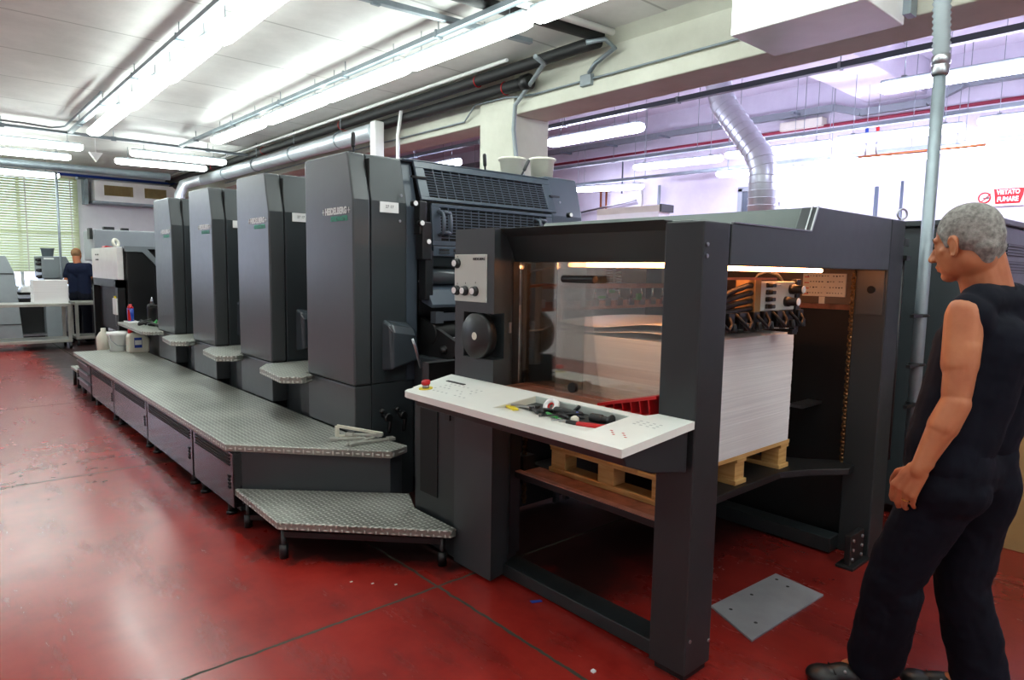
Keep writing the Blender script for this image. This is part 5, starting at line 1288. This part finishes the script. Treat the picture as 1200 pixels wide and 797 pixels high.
def hand(m, W, a, k, n, s=1.0, curl=1.0):
    """W wrist, a towards the knuckles, k index->little, n towards the palm side"""
    q = lambda x, y, z=0: W + a * x * s + k * y * s + n * z * s
    for y0, y1, r in ((-.020, -.032, .0155), (-.008, -.012, .0165), (.008, .011, .0160), (.018, .030, .0145)):
        m.cap(q(.004, y0), q(.082, y1), r * s, r * .78 * s, 12)
    m.cap(q(.02, -.02, .010), q(.055, -.022, .014), .016 * s, .014 * s, 10)
    base = ((.090, -.033, .040, .026, .021), (.095, -.011, .044, .029, .022), (.090, .011, .041, .027, .021), (.081, .031, .032, .021, .018))
    g = V(0, 0, -1)
    for i, (x, y, l1, l2, l3) in enumerate(base):
        p0 = q(x - .008, y); d1 = (a * .55 + g * .6 + n * .42 * curl).normalized(); p1 = p0 + d1 * (l1 + .006) * s
        d2 = (a * .2 + g * .55 + n * .75 * curl).normalized(); p2 = p1 + d2 * l2 * s
        d3 = (a * -.05 + g * .25 + n * .95 * curl).normalized(); p3 = p2 + d3 * l3 * s
        r = .0088 if i < 3 else .0078
        m.cap(p0, p1, (r + .0012) * s, r * s, 10); m.cap(p1, p2, r * s, (r - .0006) * s, 10); m.cap(p2, p3, (r - .0006) * s, (r - .0016) * s, 10)
        if i == 2: ring = (p0.lerp(p1, .55), d1)
    t0 = q(.018, -.022, .008); t1 = t0 + (a * .75 - k * .62 + n * .45).normalized() * .044 * s
    t2 = t1 + (a * .85 - k * .2 + n * .5 + g * .2).normalized() * .032 * s; t3 = t2 + (a * .8 + n * .55 + g * .4).normalized() * .024 * s
    m.cap(t0, t1, .015 * s, .0115 * s, 12); m.cap(t1, t2, .0112 * s, .0100 * s, 10); m.cap(t2, t3, .0100 * s, .0085 * s, 10)
    return ring

# the man watching the delivery
man = thing('person', 'grey haired man in navy sleeveless shirt and trousers watching the sheet delivery', 'person', (2.6, .7, 0))
F = V(.20, .98, 0).normalized(); L = V(-.98, .20, 0).normalized(); U = V(0, 0, 1)
Ft = (F * .985 - U * .17).normalized(); Ut = Ft.cross(L); Ut = Ut if Ut.z > 0 else -Ut
hc = V(2.598, .674, 1.618)
shL, shR = V(2.468, .628, 1.375), V(2.845, .548, 1.37)
elL, wrL = V(2.412, .618, 1.105), V(2.352, .685, .892)
elR, wrR = V(2.95, .60, 1.09), V(2.93, .76, .90)
pel, hipL, hipR = V(2.585, .625, .87), V(2.495, .650, .83), V(2.675, .60, .82)
knL, anL = V(2.470, .775, .455), V(2.520, .845, .085)
knR, anR = V(2.672, .625, .440), V(2.715, .575, .085)
chest = V(2.655, .60, 1.25); neck = V(2.655, .60, 1.42)
b = MB()
P = head(b, hc, Ft, L, Ut, 1.0)
b.cap(V(2.648, .605, 1.40), V(2.605, .652, 1.575), .070, .060, 18); b.cap(V(2.660, .592, 1.42), V(2.618, .628, 1.60), .060, .052, 16); b.cap(V(2.66, .60, 1.40) + L * .03, V(2.61, .64, 1.54) + L * .01, .05, .045, 14); b.cap(V(2.66, .60, 1.40) - L * .03, V(2.61, .64, 1.54) - L * .01, .05, .045, 14)
b.cap(neck + V(0, 0, -.02), shL + V(0, 0, .015), .055, .052, 14); b.cap(neck + V(0, 0, -.02), shR + V(0, 0, .015), .055, .052, 14)
for e, sh in ((1, shL), (-1, shR)):
    b.cap(chest + L * e * .07 + V(0, 0, .05), pel + L * e * .06, .105, .10, 16)
b.cap(shL, elL.lerp(shL, .45), .056, .053, 18); b.cap(shL.lerp(elL, .35) + V(-.004, -.006, 0), elL.lerp(shL, .12), .050, .043, 16)
b.cap(elL, elL.lerp(wrL, .35), .044, .046, 16); b.cap(elL.lerp(wrL, .3), wrL, .045, .027, 16); b.cap(wrL.lerp(elL, .1) + V(0, -.006, 0), wrL + (wrL - elL) * .05, .028, .024, 14)
b.cap(shR, elR, .055, .042, 16); b.cap(elR, wrR, .043, .027, 16)
a_ = V(-.10, .42, -.90).normalized(); k_ = V(.04, -.90, -.42).normalized(); n_ = V(1, 0, 0)
rg = hand(b, wrL + a_ * .006, a_, k_, n_, 1.02)
hand(b, wrR, V(0, .35, -.93).normalized(), V(0, -.93, -.35).normalized(), V(-1, 0, 0), 1.0)
for h_, kn, an in ((hipL, knL, anL), (hipR, knR, anR)):
    b.cap(h_, kn, .080, .055, 16); b.cap(kn, an, .055, .038, 16); b.cap(an, an + V(-.03, .06, -.03), .036, .03, 12)
bo = finish(b, 'body', 'skin', man, .0037, 8)
m = MB(); m.torus(rg[0], .0105, .0018, rg[1], 22, 8); m.build('ring', 'gold', man, label='gold ring')
# hair: a cap that hugs the skull above the ears
h = MB()
ell(h, hc + Ft * (-.014) + Ut * .036, Ft, L, Ut, .0975, .0795, .0905, 32, 20)
ell(h, hc + Ft * (-.030) + Ut * .010, Ft, L, Ut, .083, .0755, .072, 32, 20)
for e in (1, -1):
    h.cap(hc + Ft * .034 + L * e * .060 + Ut * .030, hc + Ft * .028 + L * e * .0665 + Ut * (-.012), .018, .008, 12)
h.cap(hc + Ft * (-.062) + L * .022 + Ut * (-.03), hc + Ft * (-.056) + L * .018 + Ut * (-.060), .042, .030, 16)
h.cap(hc + Ft * (-.062) - L * .022 + Ut * (-.03), hc + Ft * (-.056) - L * .018 + Ut * (-.060), .042, .030, 16)
finish(h, 'hair', 'hairgrey', man, .0045, 8)
for e in (1,):
    m = MB(); m.cap(P(.094, .014, .020), P(.080, .044, .022), .005, .004, 8); m.build('eyebrow', 'hairgrey', man)
    m = MB(); m.sphere(P(.083, .031, -.004), .0075, 12, 8); m.build('eye', 'ink', man)
# sleeveless shirt
s = MB()
for e, sh in ((1, shL), (-1, shR)):
    s.cap(sh + V(0, 0, .0) - L * e * .028, chest + L * e * .085 + V(0, 0, .02), .070, .115, 20)
    s.cap(chest + L * e * .085 + V(0, 0, .02), pel + L * e * .080 + F * .015 + V(0, 0, .06), .118, .122, 20)
    s.cap(pel + L * e * .080 + F * .015 + V(0, 0, .08), pel + L * e * .088 + F * .01 + V(0, 0, .005), .122, .124, 20)
    s.cap(neck - L * e * (-.025) + V(0, -.01, -.035), sh - L * e * .012 + V(0, 0, .022), .060, .052, 16)
    s.cap(chest - F * .055 + L * e * .07 + V(0, 0, .04), pel - F * .02 + L * e * .06 + V(0, 0, .10), .10, .10, 18)
s.cap(chest + F * .03 + V(0, 0, .0), pel + F * .05 + V(0, 0, .10), .10, .12, 18)
s.cap(neck + V(0, 0, -.06) - F * .02, chest, .085, .11, 18)
s.cap(shL + V(.02, 0, .020) - L * .02, shL + V(.01, .0, .022) + L * .004, .060, .050, 18); s.cap(shR + V(0, 0, .018) + L * .02, shR + V(0, 0, .02) - L * .004, .060, .050, 18)
s.cap(neck + V(0, -.02, -.01), shL.lerp(neck, .35) + V(.01, -.01, .03), .074, .062, 16); s.cap(neck + V(0, -.02, -.01), shR.lerp(neck, .35) + V(-.01, -.01, .03), .074, .062, 16)
s.cap(V(2.695, .568, 1.42), V(2.80, .555, 1.395), .072, .066, 18); s.cap(V(2.68, .572, 1.40), V(2.70, .56, 1.30), .08, .10, 18)
so = finish(s, 'shirt', 'navy', man, .007, 6, disp=.016)
m = MB()
m.torus(V(2.652, .602, 1.440), .070, .006, (V(2.605, .652, 1.575) - V(2.675, .575, 1.42)), 28, 8); m.build('collar', 'navy', so)
# trousers
t = MB()
for e, h_, kn, an in ((1, hipL, knL, anL), (-1, hipR, knR, anR)):
    t.cap(pel + L * e * .075 + V(0, 0, .03), h_ + L * e * .01 + V(0, 0, -.02), .118, .120, 20)
    t.cap(h_ + L * e * .005 + V(0, 0, -.02), kn, .112, .086, 20)
    t.cap(h_ + V(0, -.03, -.02), kn + V(0, -.035, .18), .10, .075, 20)
    t.cap(kn, an + V(0, -.01, .05), .086, .082, 20); t.cap(kn + V(0, -.03, -.05), an + V(.01, -.035, .04), .072, .076, 20)
    t.cap(an + V(0, -.01, .06), an + V(0, -.008, .012), .082, .078, 20)
t.cap(pel + L * .05, pel - L * .05, .115, .115, 16)
to = finish(t, 'trousers', 'trouser', man, .007, 6, disp=.02)
# shoes
def shoe(an, toe, lab):
    d = (toe - an); d.z = 0; d.normalize(); sd = V(-d.y, d.x, 0)
    m = MB(); h0 = V(an.x, an.y, 0) - d * .055
    ell(m, h0 + d * .03 + V(0, 0, .045), d, sd, U, .05, .038, .045); ell(m, h0 + d * .13 + V(0, 0, .04), d, sd, U, .09, .044, .040); ell(m, h0 + d * .215 + V(0, 0, .034), d, sd, U, .062, .050, .032)
    m.cap(h0 + d * .04 + V(0, 0, .05), h0 + d * .06 + V(0, 0, .10), .042, .040, 16)
    s_ = m.build('shoe', 'shoe', man); smooth_remesh(s_, .005, 4)
    m = MB(); pts = []
    for i in range(28):
        a0 = 2 * math.pi * i / 28; x = .120 + .148 * math.cos(a0); w_ = .046 + .008 * math.cos(a0 - .2); p = h0 + d * x + sd * (w_ * math.sin(a0)); pts.append((p.x, p.y))
    m.prism(pts, 'z', 0.0, .018); m.build('sole', 'rubber', s_)
    m = MB()
    for q in (.115, .15, .185): m.tube([h0 + d * q + sd * .036 + V(0, 0, .058), h0 + d * q + V(0, 0, .082 - (q - .115) * .2), h0 + d * q - sd * .036 + V(0, 0, .058)], .0035, 6)
    m.build('laces', 'rubber', s_)
    m = MB(); m.sphere(h0 + d * .15 + sd * .03 + V(0, 0, .066), .006, 10, 6); m.build('eyelet', 'steel', s_)
shoe(anL, V(2.385, .99, 0), 'l'); shoe(anR, V(2.640, .735, 0), 'r')

# the worker at the far table
wk = thing('person', 'far worker in dark blue t-shirt seen from behind at the second press', 'person', (2.26, 15.2, 0))
F2 = V(.64, .77, 0).normalized(); L2 = V(-.77, .64, 0).normalized(); c = V(2.26, 15.2, 0)
b = MB(); head(b, c + V(-.04, .03, 1.675) + F2 * .03, F2, L2, U, 1.02)
b.cap(c + V(-.01, 0, 1.44), c + V(-.04, .02, 1.62), .07, .062)
A = lambda f, l, u: c + F2 * f + L2 * l + V(0, 0, u)
for e in (1, -1): b.cap(A(0, e * .07, 1.38), A(0, e * .06, .98), .10, .10)
b.cap(A(0, .19, 1.45), A(-.02, .25, 1.16), .052, .043); b.cap(A(-.02, .25, 1.16), A(.16, .16, 1.06), .044, .028)
b.cap(A(0, -.19, 1.45), A(.02, -.27, 1.20), .052, .043); b.cap(A(.02, -.27, 1.20), A(.10, -.50, 1.22), .044, .028)
hand(b, A(.16, .16, 1.06), (F2 * .9 - U * .3).normalized(), (-L2 * .8 - U * .3).normalized(), (-U), 1.0, .3)
hand(b, A(.10, -.50, 1.22), (-L2 * .9 + F2 * .3).normalized(), (U * -.8), F2, 1.0, .3)
for e in (1, -1): b.cap(A(0, e * .09, .9), A(.02, e * .10, .48), .08, .055); b.cap(A(.02, e * .10, .48), A(0, e * .11, .08), .055, .04)
finish(b, 'body', 'skin', wk, .008, 3)
h = MB(); hh = c + V(-.04, .03, 1.675) + F2 * .03; ell(h, hh + F2 * (-.020) + V(0, 0, .026), F2, L2, U, .098, .080, .092); finish(h, 'hair', 'hairdark', wk, .007, 1)
s = MB()
for e in (1, -1):
    s.cap(A(0, e * .17, 1.44), A(0, e * .10, 1.30), .075, .115); s.cap(A(0, e * .09, 1.34), A(0, e * .08, .96), .118, .115)
    s.cap(A(0, e * .03, 1.46), A(0, e * .18, 1.45), .06, .065)
s.cap(A(0, 0, 1.43), A(0, 0, 1.34), .10, .13); s.cap(A(-.02, .08, 1.39), A(-.02, -.08, 1.39), .125, .125); s.cap(A(.03, .06, 1.42), A(.03, -.06, 1.42), .085, .085)
s.cap(A(0, .18, 1.45), A(-.015, .235, 1.27), .068, .066); s.cap(A(0, -.18, 1.45), A(.01, -.24, 1.30), .068, .066)
finish(s, 't_shirt', 'navyblue', wk, .010, 4, disp=.015)
t = MB()
for e in (1, -1):
    t.cap(A(0, e * .07, .95), A(0, e * .09, .85), .115, .112); t.cap(A(0, e * .09, .86), A(.02, e * .10, .48), .105, .082); t.cap(A(.02, e * .10, .48), A(0, e * .11, .07), .082, .075)
finish(t, 'trousers', 'trouser', wk, .010, 4)
for e in (1, -1):
    m = MB(); m.cap(A(-.04, e * .11, .045), A(.16, e * .12, .04), .045, .04)
    o = m.build('shoe', 'shoe', wk)
